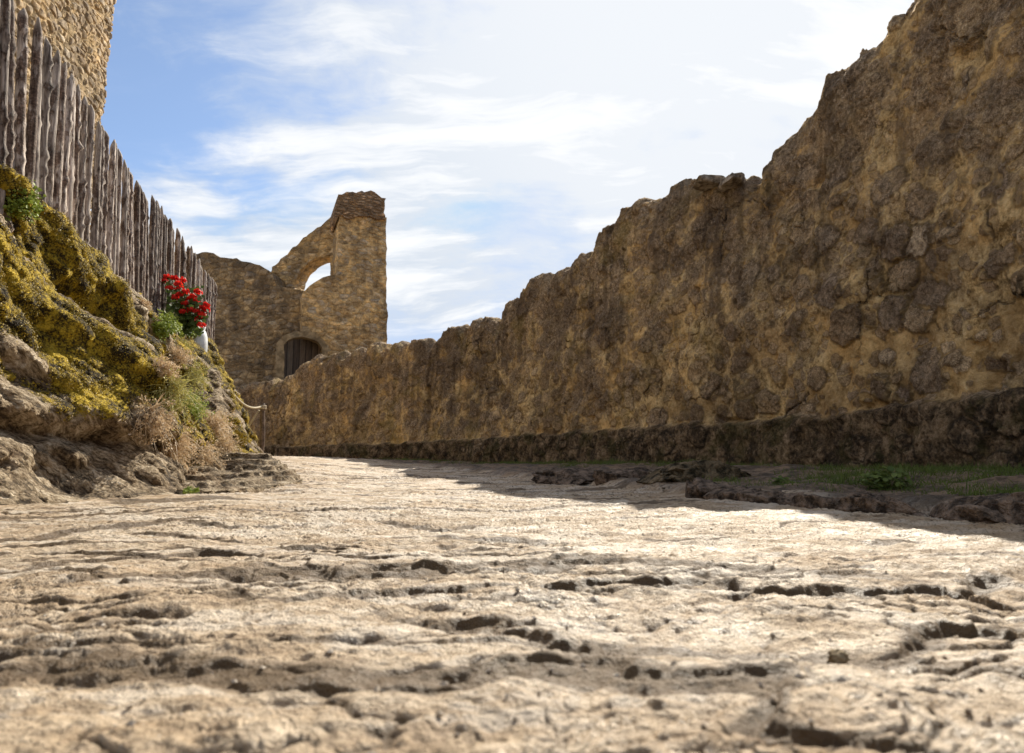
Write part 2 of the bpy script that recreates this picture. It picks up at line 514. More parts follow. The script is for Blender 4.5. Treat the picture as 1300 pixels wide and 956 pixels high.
def m_rock(t, b):
    co = obj_co(t)
    moss = t.attr('moss')
    # strata dip down and away along the bank
    sv = t.map(co, (1.6, 1.0, 1.0), (radians(38), 0, 0))
    sv = t.map(t.warp(sv, 2.0, 0.25), (1.0, 0.35, 2.6))
    lay = t.noise(sv, 5.0, 7, 0.65)
    fine = t.noise(t.map(sv, (1, 2.0, 1)), 22, 6, 0.75)
    mid = t.noise(co, 5, 6, 0.6)
    gr = t.noise(co, 120, 2)
    f = t.con(t.m('ADD', t.m('MULTIPLY', lay, 0.5), t.m('MULTIPLY', fine, 0.5)), 1.5)
    c = t.ramp(f, [(0.38, (0.04, 0.027, 0.016)), (0.46, (0.17, 0.122, 0.072)), (0.54, (0.36, 0.275, 0.175)), (0.66, (0.68, 0.57, 0.42))])
    c = t.mix(t.m('MULTIPLY', t.sstep(mid, 0.5, 0.7), 0.35), c, (0.20, 0.12, 0.06))
    mf = t.m('ADD', moss, t.m('MULTIPLY', t.m('SUBTRACT', t.noise(co, 11, 6, 0.7), 0.5), 1.5))
    mk = t.sstep(mf, 0.42, 0.62)
    mc = t.ramp(t.con(t.m('ADD', t.m('MULTIPLY', t.noise(co, 7, 6, 0.7), 0.6), t.m('MULTIPLY', t.noise(co, 60, 3, 0.7), 0.4)), 1.7),
                [(0.40, (0.022, 0.014, 0.005)), (0.48, (0.11, 0.075, 0.009)), (0.56, (0.34, 0.235, 0.016)), (0.68, (0.58, 0.41, 0.04))])
    c = t.mix(mk, c, mc)
    t.put(b.inputs['Base Color'], c)
    t.put(b.inputs['Roughness'], 0.85)
    t.put(b.inputs['Specular IOR Level'], 0.25)
    h = t.m('ADD', t.m('MULTIPLY', lay, 0.9), t.m('MULTIPLY', fine, 0.55))
    h = t.m('ADD', h, t.m('MULTIPLY', gr, 0.06))
    h = t.m('ADD', h, t.m('MULTIPLY', mk, 0.22))
    return h, 0.055


def m_bark(t, b):
    co = obj_co(t)
    info = t.n('ShaderNodeObjectInfo').outputs['Random']
    off = t.n('ShaderNodeCombineXYZ', {0: t.m('MULTIPLY', info, 37.0), 1: t.m('MULTIPLY', info, 11.0), 2: t.m('MULTIPLY', info, 5.0)}).outputs[0]
    p = t.vm('ADD', co, off)
    lng = t.noise(t.map(p, (1, 1, 0.10)), 42, 6, 0.7)
    pat = t.noise(t.map(p, (1, 1, 0.45)), 11, 5, 0.65)
    fl = t.noise(t.map(p, (1, 1, 1.6)), 34, 5, 0.7)
    bare = t.sstep(t.m('ADD', pat, t.m('MULTIPLY', t.m('SUBTRACT', info, 0.5), 0.16)), 0.47, 0.56)
    wood = t.ramp(lng, [(0.36, (0.11, 0.085, 0.068)), (0.5, (0.34, 0.28, 0.235)), (0.63, (0.60, 0.52, 0.45))])
    bark = t.ramp(t.m('ADD', t.m('MULTIPLY', lng, .5), t.m('MULTIPLY', fl, .5)), [(0.38, (0.030, 0.019, 0.013)), (0.50, (0.12, 0.080, 0.058)), (0.62, (0.34, 0.25, 0.19))])
    c = t.mix(bare, bark, wood)
    tone = t.m('MULTIPLY_ADD', t.m('FRACT', t.m('MULTIPLY', info, 7.3)), 0.7, 0.62)
    c = t.mix(1.0, c, t.n('ShaderNodeCombineColor', {0: t.m('MULTIPLY', tone, 1.03), 1: tone, 2: t.m('MULTIPLY', tone, 0.97)}).outputs[0], 'MULTIPLY')
    cut = t.attr('cut')
    c = t.mix(cut, c, t.mix(lng, (0.20, 0.15, 0.11), (0.42, 0.34, 0.26)))
    t.put(b.inputs['Base Color'], c)
    t.put(b.inputs['Roughness'], 0.8)
    t.put(b.inputs['Specular IOR Level'], 0.25)
    h = t.m('ADD', t.m('MULTIPLY', lng, 0.5), t.m('MULTIPLY', t.m('SUBTRACT', 1.0, bare), t.m('ADD', 0.3, t.m('MULTIPLY', fl, 0.6))))
    return h, 0.010


def simple(col1, col2, scale=20, rough=0.8, spec=0.3, sub=0.0, bump=0.0):
    def fn(t, b):
        co = obj_co(t)
        n = t.noise(co, scale, 4, 0.65)
        c = t.mix(t.sstep(n, 0.35, 0.65), col1, col2)
        t.put(b.inputs['Base Color'], c)
        t.put(b.inputs['Roughness'], rough)
        t.put(b.inputs['Specular IOR Level'], spec)
        if bump:
            return n, bump
    return fn


def leafy(col1, col2, trans=0.35, scale=9):
    """thin leaf material with light coming through"""
    mt = bpy.data.materials.new('leaf')
    mt.use_nodes = True
    t = NT(mt.node_tree)
    out = t.n('ShaderNodeOutputMaterial')
    co = obj_co(t)
    n = t.noise(co, scale, 3, 0.6)
    r = t.attr('rnd')
    c = t.mix(t.m('ADD', t.m('MULTIPLY', n, 0.5), t.m('MULTIPLY', r, 0.5)), col1, col2)
    d = t.n('ShaderNodeBsdfPrincipled', {'Base Color': c, 'Roughness': 0.6, 'Specular IOR Level': 0.3})
    tr = t.n('ShaderNodeBsdfTranslucent', {'Color': c})
    mx = t.n('ShaderNodeMixShader', {0: trans, 1: d.outputs[0], 2: tr.outputs[0]})
    t.t.links.new(mx.outputs[0], out.inputs['Surface'])
    return mt


M = {}
M['ground'] = material('path_rock', m_ground)
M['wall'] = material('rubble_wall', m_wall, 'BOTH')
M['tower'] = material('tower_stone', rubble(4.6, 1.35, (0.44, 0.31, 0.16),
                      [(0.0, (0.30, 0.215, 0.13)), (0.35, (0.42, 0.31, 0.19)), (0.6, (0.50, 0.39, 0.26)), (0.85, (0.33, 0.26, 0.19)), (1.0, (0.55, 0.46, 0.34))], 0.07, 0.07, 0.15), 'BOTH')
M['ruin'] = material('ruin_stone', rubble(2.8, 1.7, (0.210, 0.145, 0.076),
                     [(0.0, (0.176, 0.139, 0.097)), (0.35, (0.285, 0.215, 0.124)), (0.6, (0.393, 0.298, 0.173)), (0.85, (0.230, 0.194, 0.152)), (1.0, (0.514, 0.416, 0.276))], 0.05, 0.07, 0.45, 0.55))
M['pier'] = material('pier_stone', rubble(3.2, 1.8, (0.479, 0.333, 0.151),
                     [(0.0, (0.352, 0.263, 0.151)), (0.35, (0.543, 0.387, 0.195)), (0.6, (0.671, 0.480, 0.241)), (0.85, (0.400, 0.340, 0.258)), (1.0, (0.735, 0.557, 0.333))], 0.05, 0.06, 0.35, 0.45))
M['coping'] = material('coping_stone', rubble(3.2, 2.6, (0.294, 0.189, 0.101),
                       [(0.0, (0.231, 0.161, 0.101)), (0.5, (0.399, 0.274, 0.168)), (1.0, (0.588, 0.416, 0.269))], 0.06, 0.10, 0.35))
M['trim'] = material('dressed_stone', simple((0.14, 0.105, 0.06), (0.33, 0.25, 0.145), 3, 0.9, 0.2, bump=0.04))
def m_planks(t, b):
    co = obj_co(t)
    sx = t.n('ShaderNodeSeparateXYZ', {0: co}).outputs[0]
    k = t.m('MULTIPLY', sx, 4.2)
    fr = t.m('FRACT', k)
    gap = t.m('MINIMUM', fr, t.m('SUBTRACT', 1.0, fr))
    tone = t.n('ShaderNodeTexWhiteNoise', {'W': t.m('FLOOR', k)}, noise_dimensions='1D').outputs['Value']
    g_ = t.noise(t.map(co, (9, 9, 0.5)), 2.5, 6, 0.7)
    c = t.ramp(t.m('MULTIPLY_ADD', tone, 0.3, t.m('MULTIPLY', g_, 0.75)), [(0.3, (0.035, 0.026, 0.019)), (0.5, (0.085, 0.062, 0.044)), (0.7, (0.15, 0.115, 0.08))])
    c = t.mix(t.sstep(gap, 0.08, 0.03), c, (0.012, 0.009, 0.007))
    t.put(b.inputs['Base Color'], c)
    t.put(b.inputs['Roughness'], 0.85)
    return gap, 0.03


M['door'] = material('old_planks', m_planks)
M['rock'] = material('bank_rock', m_rock, 'BOTH')
M['bark'] = material('paling_bark', m_bark)
M['kerb'] = material('kerb_rock', simple((0.040, 0.029, 0.021), (0.27, 0.195, 0.14), 13, 0.9, 0.2, bump=0.08))
M['shade_rock'] = material('mossy_boulder_rock', simple((0.028, 0.022, 0.010), (0.24, 0.175, 0.10), 11, 0.9, 0.2, bump=0.14))
M['grit'] = material('grit_stone', simple((0.20, 0.14, 0.085), (0.62, 0.54, 0.44), 40, 0.8, 0.3))
M['cap'] = material('capping_slab', simple((0.10, 0.075, 0.05), (0.42, 0.35, 0.27), 9, 0.85, 0.25, bump=0.03))
M['moss'] = leafy((0.08, 0.056, 0.008), (0.58, 0.41, 0.04), 0.15, 7)
M['straw'] = leafy((0.40, 0.26, 0.13), (0.86, 0.70, 0.48), 0.25, 6)
M['strawgreen'] = leafy((0.28, 0.28, 0.06), (0.60, 0.52, 0.20), 0.25, 6)
M['green'] = leafy((0.13, 0.19, 0.025), (0.42, 0.48, 0.09), 0.3, 8)
M['grass'] = leafy((0.04, 0.08, 0.015), (0.22, 0.27, 0.06), 0.3, 5)
M['leaf'] = leafy((0.035, 0.065, 0.016), (0.12, 0.17, 0.04), 0.3, 8)
M['petal'] = leafy((0.50, 0.006, 0.006), (0.92, 0.05, 0.03), 0.4, 30)
M['pot'] = material('white_glaze', simple((0.60, 0.60, 0.58), (0.80, 0.81, 0.81), 7, 0.5, 0.4))
M['soil'] = material('soil', simple((0.03, 0.02, 0.013), (0.07, 0.05, 0.03), 20, 0.95, 0.1))
M['rope'] = material('rope_fibre', simple((0.48, 0.40, 0.27), (0.66, 0.57, 0.42), 60, 0.9, 0.1, bump=0.004))
M['post'] = material('post_wood', simple((0.10, 0.07, 0.05), (0.26, 0.19, 0.14), 14, 0.85, 0.2, bump=0.006))

# ================================================================== LAYOUT CURVES
WALL = [(4.6, -8), (4.3, -3), (4.12, 1.5), (4.0, 4), (3.82, 5.2), (3.52, 6.6), (2.85, 8.5), (1.6, 11), (0, 13.9),
        (-2.5, 17), (-5, 19.2), (-7.5, 21), (-10.5, 23)]
BANK = [(3.3, -6), (2.9, -1), (2.5, 1.6), (2.16, 2.8), (1.85, 3.35), (1.6, 4.0), (1.38, 4.7), (1.15, 5.7), (0.7, 7.4), (-0.6, 10.4),
        (-2.6, 14.2), (-5.2, 18.0), (-9, 21.6)]
FOOT = [(-4.2, -6), (-3.7, 0), (-3.45, 3), (-3.28, 4.3), (-3.0, 5.7), (-3.15, 7), (-3.5, 9), (-4.15, 11), (-4.85, 12.4), (-5.8, 13.4), (-8, 14.6), (-15, 16)]
TOP = [(-4.6, -6), (-4.15, 0), (-3.95, 3), (-3.95, 4.3), (-4.05, 5.7), (-4.3, 7), (-4.72, 9), (-5.12, 11), (-5.42, 12.2), (-5.95, 12.8), (-8, 13.2), (-15, 13.6)]


def ground_base(X, Y):
    d = Y
    z = np.interp(d, [0, 4, 6, 9, 13, 17, 23, 40, 300], [0, 0, 0.02, 0.09, 0.25, 0.37, 0.46, 0.2, 0.0])
    # the path climbs to the left below the rope post
    z = z + 0.16 * ss(-X, 1.6, 4.2) * ss(Y, 6.5, 10.5) * (1 - ss(Y, 13, 18))
    db, sg = seg_dist(X, Y, BANK)
    s = db * sg
    near = 1 - ss(Y, 7, 15)
    lift = ss(s, -0.02, 0.16) * 0.075 * near + ss(s, 0.1, 1.9) * 0.12 * near
    return z + lift, s


CRACKS = [  # pixel polylines of the broken slab edges seen in the path
    ([(690, 752), (760, 742), (830, 748), (900, 742), (960, 752)], 0.030),
    ([(925, 765), (985, 755), (1090, 752), (1180, 744), (1225, 752), (1275, 730)], 0.028),
    ([(600, 806), (660, 818), (710, 838), (765, 846), (800, 838)], 0.032),
    ([(500, 792), (560, 806), (630, 800), (700, 812)], 0.022),
    ([(130, 697), (200, 702), (260, 698), (320, 700)], 0.022),
    ([(-20, 838), (40, 826), (90, 802), (160, 790), (240, 796)], 0.034),
    ([(60, 716), (110, 722), (150, 730)], 0.018),
    ([(280, 726), (330, 742), (380, 746)], 0.020),
    ([(1120, 842), (1180, 815), (1240, 800), (1330, 795)], 0.030),
    ([(220, 664), (300, 668), (370, 664)], 0.018),
    ([(170, 672), (250, 678), (330, 682)], 0.014),
    ([(360, 604), (420, 607), (480, 606)], 0.02),
    ([(820, 678), (870, 684), (930, 680)], 0.014),
    ([(480, 660), (560, 668), (620, 664)], 0.014),
    ([(560, 770), (590, 762), (660, 768)], 0.014),
    ([(1060, 690), (1110, 700), (1180, 694)], 0.012),
]


def ground_detail(X, Y, s):
    R = np.sqrt(X * X + Y * Y)
    wx = fbm(X * 0.8, Y * 0.8, 0, 4, 3)
    wy = fbm(X * 0.8, Y * 0.8, 5, 4, 9)
    ca, sa = cos(radians(-9)), sin(radians(-9))
    U = X * ca - Y * sa; V = X * sa + Y * ca
    h = 0.028 * fbm(X * 0.55, Y * 0.8, 1, 3, 21)
    dirt = np.zeros_like(X)
    for k, amp, warp, seed in ((1.15, 0.006, 0.85, 1), (2.9, 0.0085, 0.65, 5), (6.3, 0.0075, 0.55, 8), (14.0, 0.0045, 0.5, 12)):
        ph = V * k + warp * k * 0.5 * fbm(U * 0.55 * k / 1.4, V * 0.9 * k / 1.4, seed, 4, 30 + seed) * 1.6 + 3.3 * seed
        fr = ph - np.floor(ph)
        am = np.clip(fbm(U * 0.7, V * 1.3, seed + 9, 3, 50 + seed) * 1.5 + 0.35, 0, 1.2)
        saw = (1 - fr) - np.exp(-fr * 22) * 1.0
        saw = np.where(fr < 0.04, -0.15 + 0 * fr, saw)
        edge = np.exp(-((np.minimum(fr, 1 - fr)) * (13 / k ** 0.2)) ** 2)
        h = h + amp * am * (1 - fr) * ss(fr, 0.0, 0.05) - amp * 0.35 * am * edge
        dirt = np.maximum(dirt, edge * np.clip(am * 1.3 - 0.1, 0, 1) * (0.9 if k < 5 else 0.6))
    h = h + 0.010 * fbm(X * 3.5, Y * 5.0, 2, 4, 71) + 0.0060 * fbm(X * 14, Y * 20, 2, 4, 75) + 0.0026 * fbm(X * 50, Y * 60, 2, 2, 76)
    # ridged pits
    pit = np.abs(fbm(X * 4.0, Y * 7.5, 7, 4, 77))
    pm = ss(fbm(X * 1.1, Y * 1.4, 3, 3, 79), 0.05, 0.5)
    pe = np.exp(-(pit * 11) ** 2) * pm
    h = h - 0.006 * pe
    dirt = np.maximum(dirt, pe * 0.6)
    for pts, dep in CRACKS:
        G = [ground_pt(px, py) for px, py in pts]
        xs = [g[0] for g in G]; ys = [g[1] for g in G]
        msk = (X > min(xs) - .6) & (X < max(xs) + .6) & (Y > min(ys) - .6) & (Y < max(ys) + .6)
        if not msk.any():
            continue
        xm = X[msk] + 0.035 * wx[msk]; ym = Y[msk] + 0.05 * fbm(X[msk] * 6, Y[msk] * 6, 4, 4, 91)
        dep = dep * 0.45
        dd, sg = seg_dist(xm, ym, G)
        far = -sg * dd           # positive beyond the crack (points listed left to right)
        env = np.interp(X[msk], [min(xs) - .05, min(xs) + .1, max(xs) - .1, max(xs) + .05], [0, 1, 1, 0])
        prof = np.where(far > 0, np.exp(-far / 0.22) * ss(far, 0, 0.02) * dep, 0) - np.exp(-(dd / 0.020) ** 2) * dep * 0.7
        h[msk] += prof * env
        dirt[msk] = np.maximum(dirt[msk], np.exp(-(dd / 0.026) ** 2) * env * 1.15)
    fade = 1 - ss(R, 25, 45)
    onbank = ss(s, 0.0, 0.5)
    h = h * fade * (1 - 0.4 * onbank)
    h = h + onbank * fade * 0.03 * fbm(X * 3, Y * 3, 9, 4, 83)
    # keep the patch right under the lens clear of bumps
    h = h * ss(R, 0.10, 0.5)
    return h, dirt * (1 - onbank)


def ground_z(X, Y):
    X = np.atleast_1d(np.asarray(X, float)); Y = np.atleast_1d(np.asarray(Y, float))
    z, s = ground_base(X, Y)
    h, d = ground_detail(X, Y, s)
    return z + h


# ================================================================== GROUND
def build_ground():
    dense = np.linspace(radians(-43), radians(43), 900)
    coarse = np.linspace(radians(43), radians(317), 150)[1:-1]
    th = np.concatenate([dense, coarse])
    r = np.concatenate([np.linspace(0.02, 0.42, 24)[:-1], np.geomspace(0.42, 24, 980), np.geomspace(24.5, 600, 40)])
    R, T = np.meshgrid(r, th, indexing='xy')      # (nth, nr)
    X = R * np.sin(T); Y = R * np.cos(T)
    z, s = ground_base(X, Y)
    h, d = ground_detail(X, Y, s)
    P = np.stack([X, Y, z + h], -1)
    bank = ss(s + 0.12 * fbm(X * 2.2, Y * 2.2, 0, 4, 5), -0.05, 0.25)
    me = grid_mesh('ground', P[::-1], {'dirt': d[::-1], 'bank': bank[::-1]}, closed_u=True)
    o = link('ground', me, M['ground'])
    tag(o, kind='structure')


build_ground()


# ================================================================== RAMPART WALL
SKYL = [(1420, -330), (1300, -190), (1220, -95), (1180, -45), (1140, 0), (1115, 28), (1104, 30), (1098, 45), (1085, 62), (1071, 62), (1060, 82), (1050, 85),
        (1040, 101), (1027, 110), (1022, 126), (1000, 150), (985, 170), (972, 185), (966, 196), (952, 208), (949, 225), (944, 241),
        (937, 248), (925, 241), (912, 234), (898, 232), (884, 229), (866, 224), (849, 231), (828, 249), (810, 261), (790, 266),
        (775, 276), (767, 291), (752, 298), (741, 311), (734, 330), (720, 343), (705, 350), (690, 357), (686.5, 369), (684, 364),
        (672, 361), (661, 365), (655, 377), (641, 379), (631, 395), (628, 418), (620, 420), (600, 417), (580, 420), (565, 424),
        (550, 428), (545, 431), (542, 445), (530, 440), (515, 440), (500, 442), (480, 445), (465, 447), (440, 455), (420, 458),
        (395, 465), (370, 475), (350, 485), (330, 490), (310, 495), (200, 520)]
LEDGE = [(1420, 488), (1300, 498), (1200, 508), (1100, 519), (1040, 528), (950, 535), (830, 540), (700, 550), (600, 556), (500, 562), (340, 567), (200, 571)]


def wall_profile(C):
    """for every point of the wall line: height of its top and of its footing ledge"""
    top = np.zeros(len(C)); led = np.zeros(len(C))
    sx = np.array([p[0] for p in SKYL][::-1], float); sy = np.array([p[1] for p in SKYL][::-1], float)
    lx = np.array([p[0] for p in LEDGE][::-1], float); ly = np.array([p[1] for p in LEDGE][::-1], float)
    for i, (X, Y) in enumerate(C):
        if Y < 4.4:
            top[i] = led[i] = np.nan
            continue
        for arr, ax, ay, z0 in ((top, sx, sy, 4.0), (led, lx, ly, 0.8)):
            z = z0
            for _ in range(12):
                px, py = pxcol(X, Y, z)
                z = 0.5 * z + 0.5 * at(px, float(np.interp(px, ax, ay)), Y)[2]
            arr[i] = z
    for arr in (top, led):
        ok = ~np.isnan(arr)
        k = np.argmax(ok)
        arr[:k] = arr[k]
    top = np.where(C[:, 1] < 6.3, np.minimum(top, 4.28 + 0.8 * ss(C[:, 1], 5.2, 6.1)), top)
    return top, led


def build_wall():
    raw = interp_pts(WALL, 4000)
    dl = np.concatenate([[0], np.cumsum(np.hypot(*np.diff(raw, axis=0).T))])
    L = dl[-1]
    # sample spacing follows the size of the stones one can tell apart
    s_list = [0.0]
    while s_list[-1] < L:
        y = np.interp(s_list[-1], dl, raw[:, 1])
        s_list.append(s_list[-1] + (0.10 if y < 3.6 else 0.017 + 0.0011 * max(y - 4, 0)))
    s = np.array(s_list)
    C = np.stack([np.interp(s, dl, raw[:, 0]), np.interp(s, dl, raw[:, 1])], -1)
    tan_ = np.gradient(C, s, axis=0)
    tan_ /= np.linalg.norm(tan_, axis=1)[:, None]
    nrm = np.stack([-tan_[:, 1], tan_[:, 0]], -1)      # towards the path (left of walking direction)
    top, led = wall_profile(C)
    top = CAMZ + (top - CAMZ) * 1.022      # the face leans back a little
    # short-wave raggedness of the broken top
    top = top + (0.040 * fbm(s * 4, 0, 0, 3, 11) + 0.035 * fbm(s * 15, 0, 0, 3, 13)) * np.clip(C[:, 1] / 8, .7, 1.4)
    # stone-by-stone broken edge
    cell = s / 0.27 + 0.6 * vnoise(s * 1.1, 0, 0, 21)
    ci = np.floor(cell); fr = cell - ci
    hv = lambda k: (_hash(k.astype(np.int64), k.astype(np.int64) * 0, k.astype(np.int64) * 0, 5) / 16777215.0 - 0.5)
    blk = hv(ci) + (hv(ci + 1) - hv(ci)) * ss(fr, 0.90, 1.0)
    bulge = np.sqrt(np.clip(1 - (2 * fr - 1) ** 4, 0, 1)) - 1
    top = top + (0.34 * blk + 0.05 * bulge) * np.clip(C[:, 1] / 9, .65, 1.3) * (0.2 + 0.8 * ss(C[:, 1], 5.5, 6.8)) * 0.75
    top = np.where(C[:, 1] < 4.4, top + 0.35 * fbm(s * 0.8, 3, 0, 3, 12), top)
    gz, _ = ground_base(C[:, 0], C[:, 1])
    base = gz - 0.25
    nf = 250
    v = np.linspace(0, 1, nf)
    Z = base[:, None] + (top - base)[:, None] * v[None, :]
    X = np.repeat(C[:, :1], nf, 1); Y = np.repeat(C[:, 1:], nf, 1)
    # the footing stands proud of the wall, its top edge worn round
    lz = led[:, None] + 0.035 * fbm(s * 2.2, 5, 0, 4, 14)[:, None]
    foot = 1 - ss(Z, lz - 0.05, lz + 0.02)
    proud = 0.13 + 0.05 * fbm(s * 1.3, 8, 0, 3, 15)[:, None]
    batter = -0.035 * (Z - base[:, None])
    un = (0.10 * fbm(X * 0.5, Y * 0.5, Z * 0.5, 3, 16) + 0.055 * fbm(X * 1.9, Y * 1.9, Z * 1.9, 4, 17)
          + 0.028 * fbm(X * 6, Y * 6, Z * 6, 4, 18))
    # holes where stones fell out
    top_j = 0
    hol = ss(fbm(X * 2.6, Y * 2.6, Z * 2.6, 3, 19), 0.62, 0.85)
    off = proud * foot + batter + un - 0.06 * hol * (1 - foot)
    tz = ss(v, 0.93, 1.0)[None, :] ** 2
    off = off - 0.05 * tz
    Xf = X + nrm[:, :1] * off; Yf = Y + nrm[:, 1:] * off
    th = 0.75
    # top and back
    nt = 14
    w_ = np.linspace(0, 1, nt + 1)[1:]
    ot = off[:, -1:] * (1 - w_) + (-th) * w_
    Xt = C[:, :1] + nrm[:, :1] * ot; Yt = C[:, 1:] + nrm[:, 1:] * ot
    Zt = top[:, None] + 0.09 * np.sin(w_ * pi)[None, :] + 0.06 * fbm(Xt * 3, Yt * 3, 2, 3, 20)
    nb = 6
    vb = np.linspace(1, 0, nb + 1)[1:]
    Xb = np.repeat(C[:, :1] - nrm[:, :1] * th, nb, 1); Yb = np.repeat(C[:, 1:] - nrm[:, 1:] * th, nb, 1)
    Zb = base[:, None] + (Zt[:, -1] - base)[:, None] * vb[None, :]
    P = np.stack([np.concatenate([Xf, Xt, Xb], 1), np.concatenate([Yf, Yt, Yb], 1), np.concatenate([Z, Zt, Zb], 1)], -1)
    alt = (P[..., 2] - base[:, None]) / (top - base)[:, None]
    ft = np.concatenate([foot, np.zeros((len(s), nt + nb))], 1)
    P = P[::-1]; ft = ft[::-1]; alt = alt[::-1]
    build_wall.line = (C, nrm, top)
    # split at the ledge: footing is a part of its own
    root = bpy.data.objects.new('rampart_wall', None)
    COL.objects.link(root)
    root.location = (0, 0, 0)
    tag(root, 'tall curving rubble rampart wall in shade with broken stepped top, right of the path', 'wall')
    me = grid_mesh('wall_face', P, {'foot': ft, 'alt': alt})
    # faces that belong to the footing
    n_v = P.shape[1]
    fcol = ft.reshape(-1)
    li = np.zeros(len(me.loops), np.int32); me.loops.foreach_get('vertex_index', li)
    ff = fcol[li].reshape(-1, 4).mean(1) > 0.5
    co = P.reshape(-1, 3)
    quads = li.reshape(-1, 4)
    bpy.data.meshes.remove(me)
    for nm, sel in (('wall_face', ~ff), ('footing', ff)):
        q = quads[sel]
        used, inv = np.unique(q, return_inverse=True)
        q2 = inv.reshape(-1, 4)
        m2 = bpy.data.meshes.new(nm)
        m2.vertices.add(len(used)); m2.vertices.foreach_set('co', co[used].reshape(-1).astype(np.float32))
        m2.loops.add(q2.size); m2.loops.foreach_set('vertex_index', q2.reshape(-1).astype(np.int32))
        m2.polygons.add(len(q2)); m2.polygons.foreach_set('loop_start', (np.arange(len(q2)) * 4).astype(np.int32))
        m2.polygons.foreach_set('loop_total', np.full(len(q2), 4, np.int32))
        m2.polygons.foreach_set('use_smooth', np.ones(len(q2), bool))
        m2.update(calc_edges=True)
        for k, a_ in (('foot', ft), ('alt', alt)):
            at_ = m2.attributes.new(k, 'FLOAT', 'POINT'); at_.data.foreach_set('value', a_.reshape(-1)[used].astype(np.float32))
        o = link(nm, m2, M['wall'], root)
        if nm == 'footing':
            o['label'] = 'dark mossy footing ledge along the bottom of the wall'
    # flat pale capping slabs left beside the tall step
    for k, (px_, sz) in enumerate([(893, (.30, .20, .05)), (917, (.26, .20, .05))]):
        cols = pxcol(C[:, 0], np.maximum(C[:, 1], .5), top)[0]
        i = int(np.argmin(np.abs(cols - px_) + np.where(C[:, 1] < 5, 1e4, 0)))
        c = (C[i, 0] - nrm[i, 0] * 0.16, C[i, 1] - nrm[i, 1] * 0.16, top[i] - 0.015)
        st = rock_obj('capping_stone', c, sz, 0.6 + k, 950 + k, M['cap'], None, None, amp=0.3, seg=24, facets=10, boxy=.9)
        st.parent = root





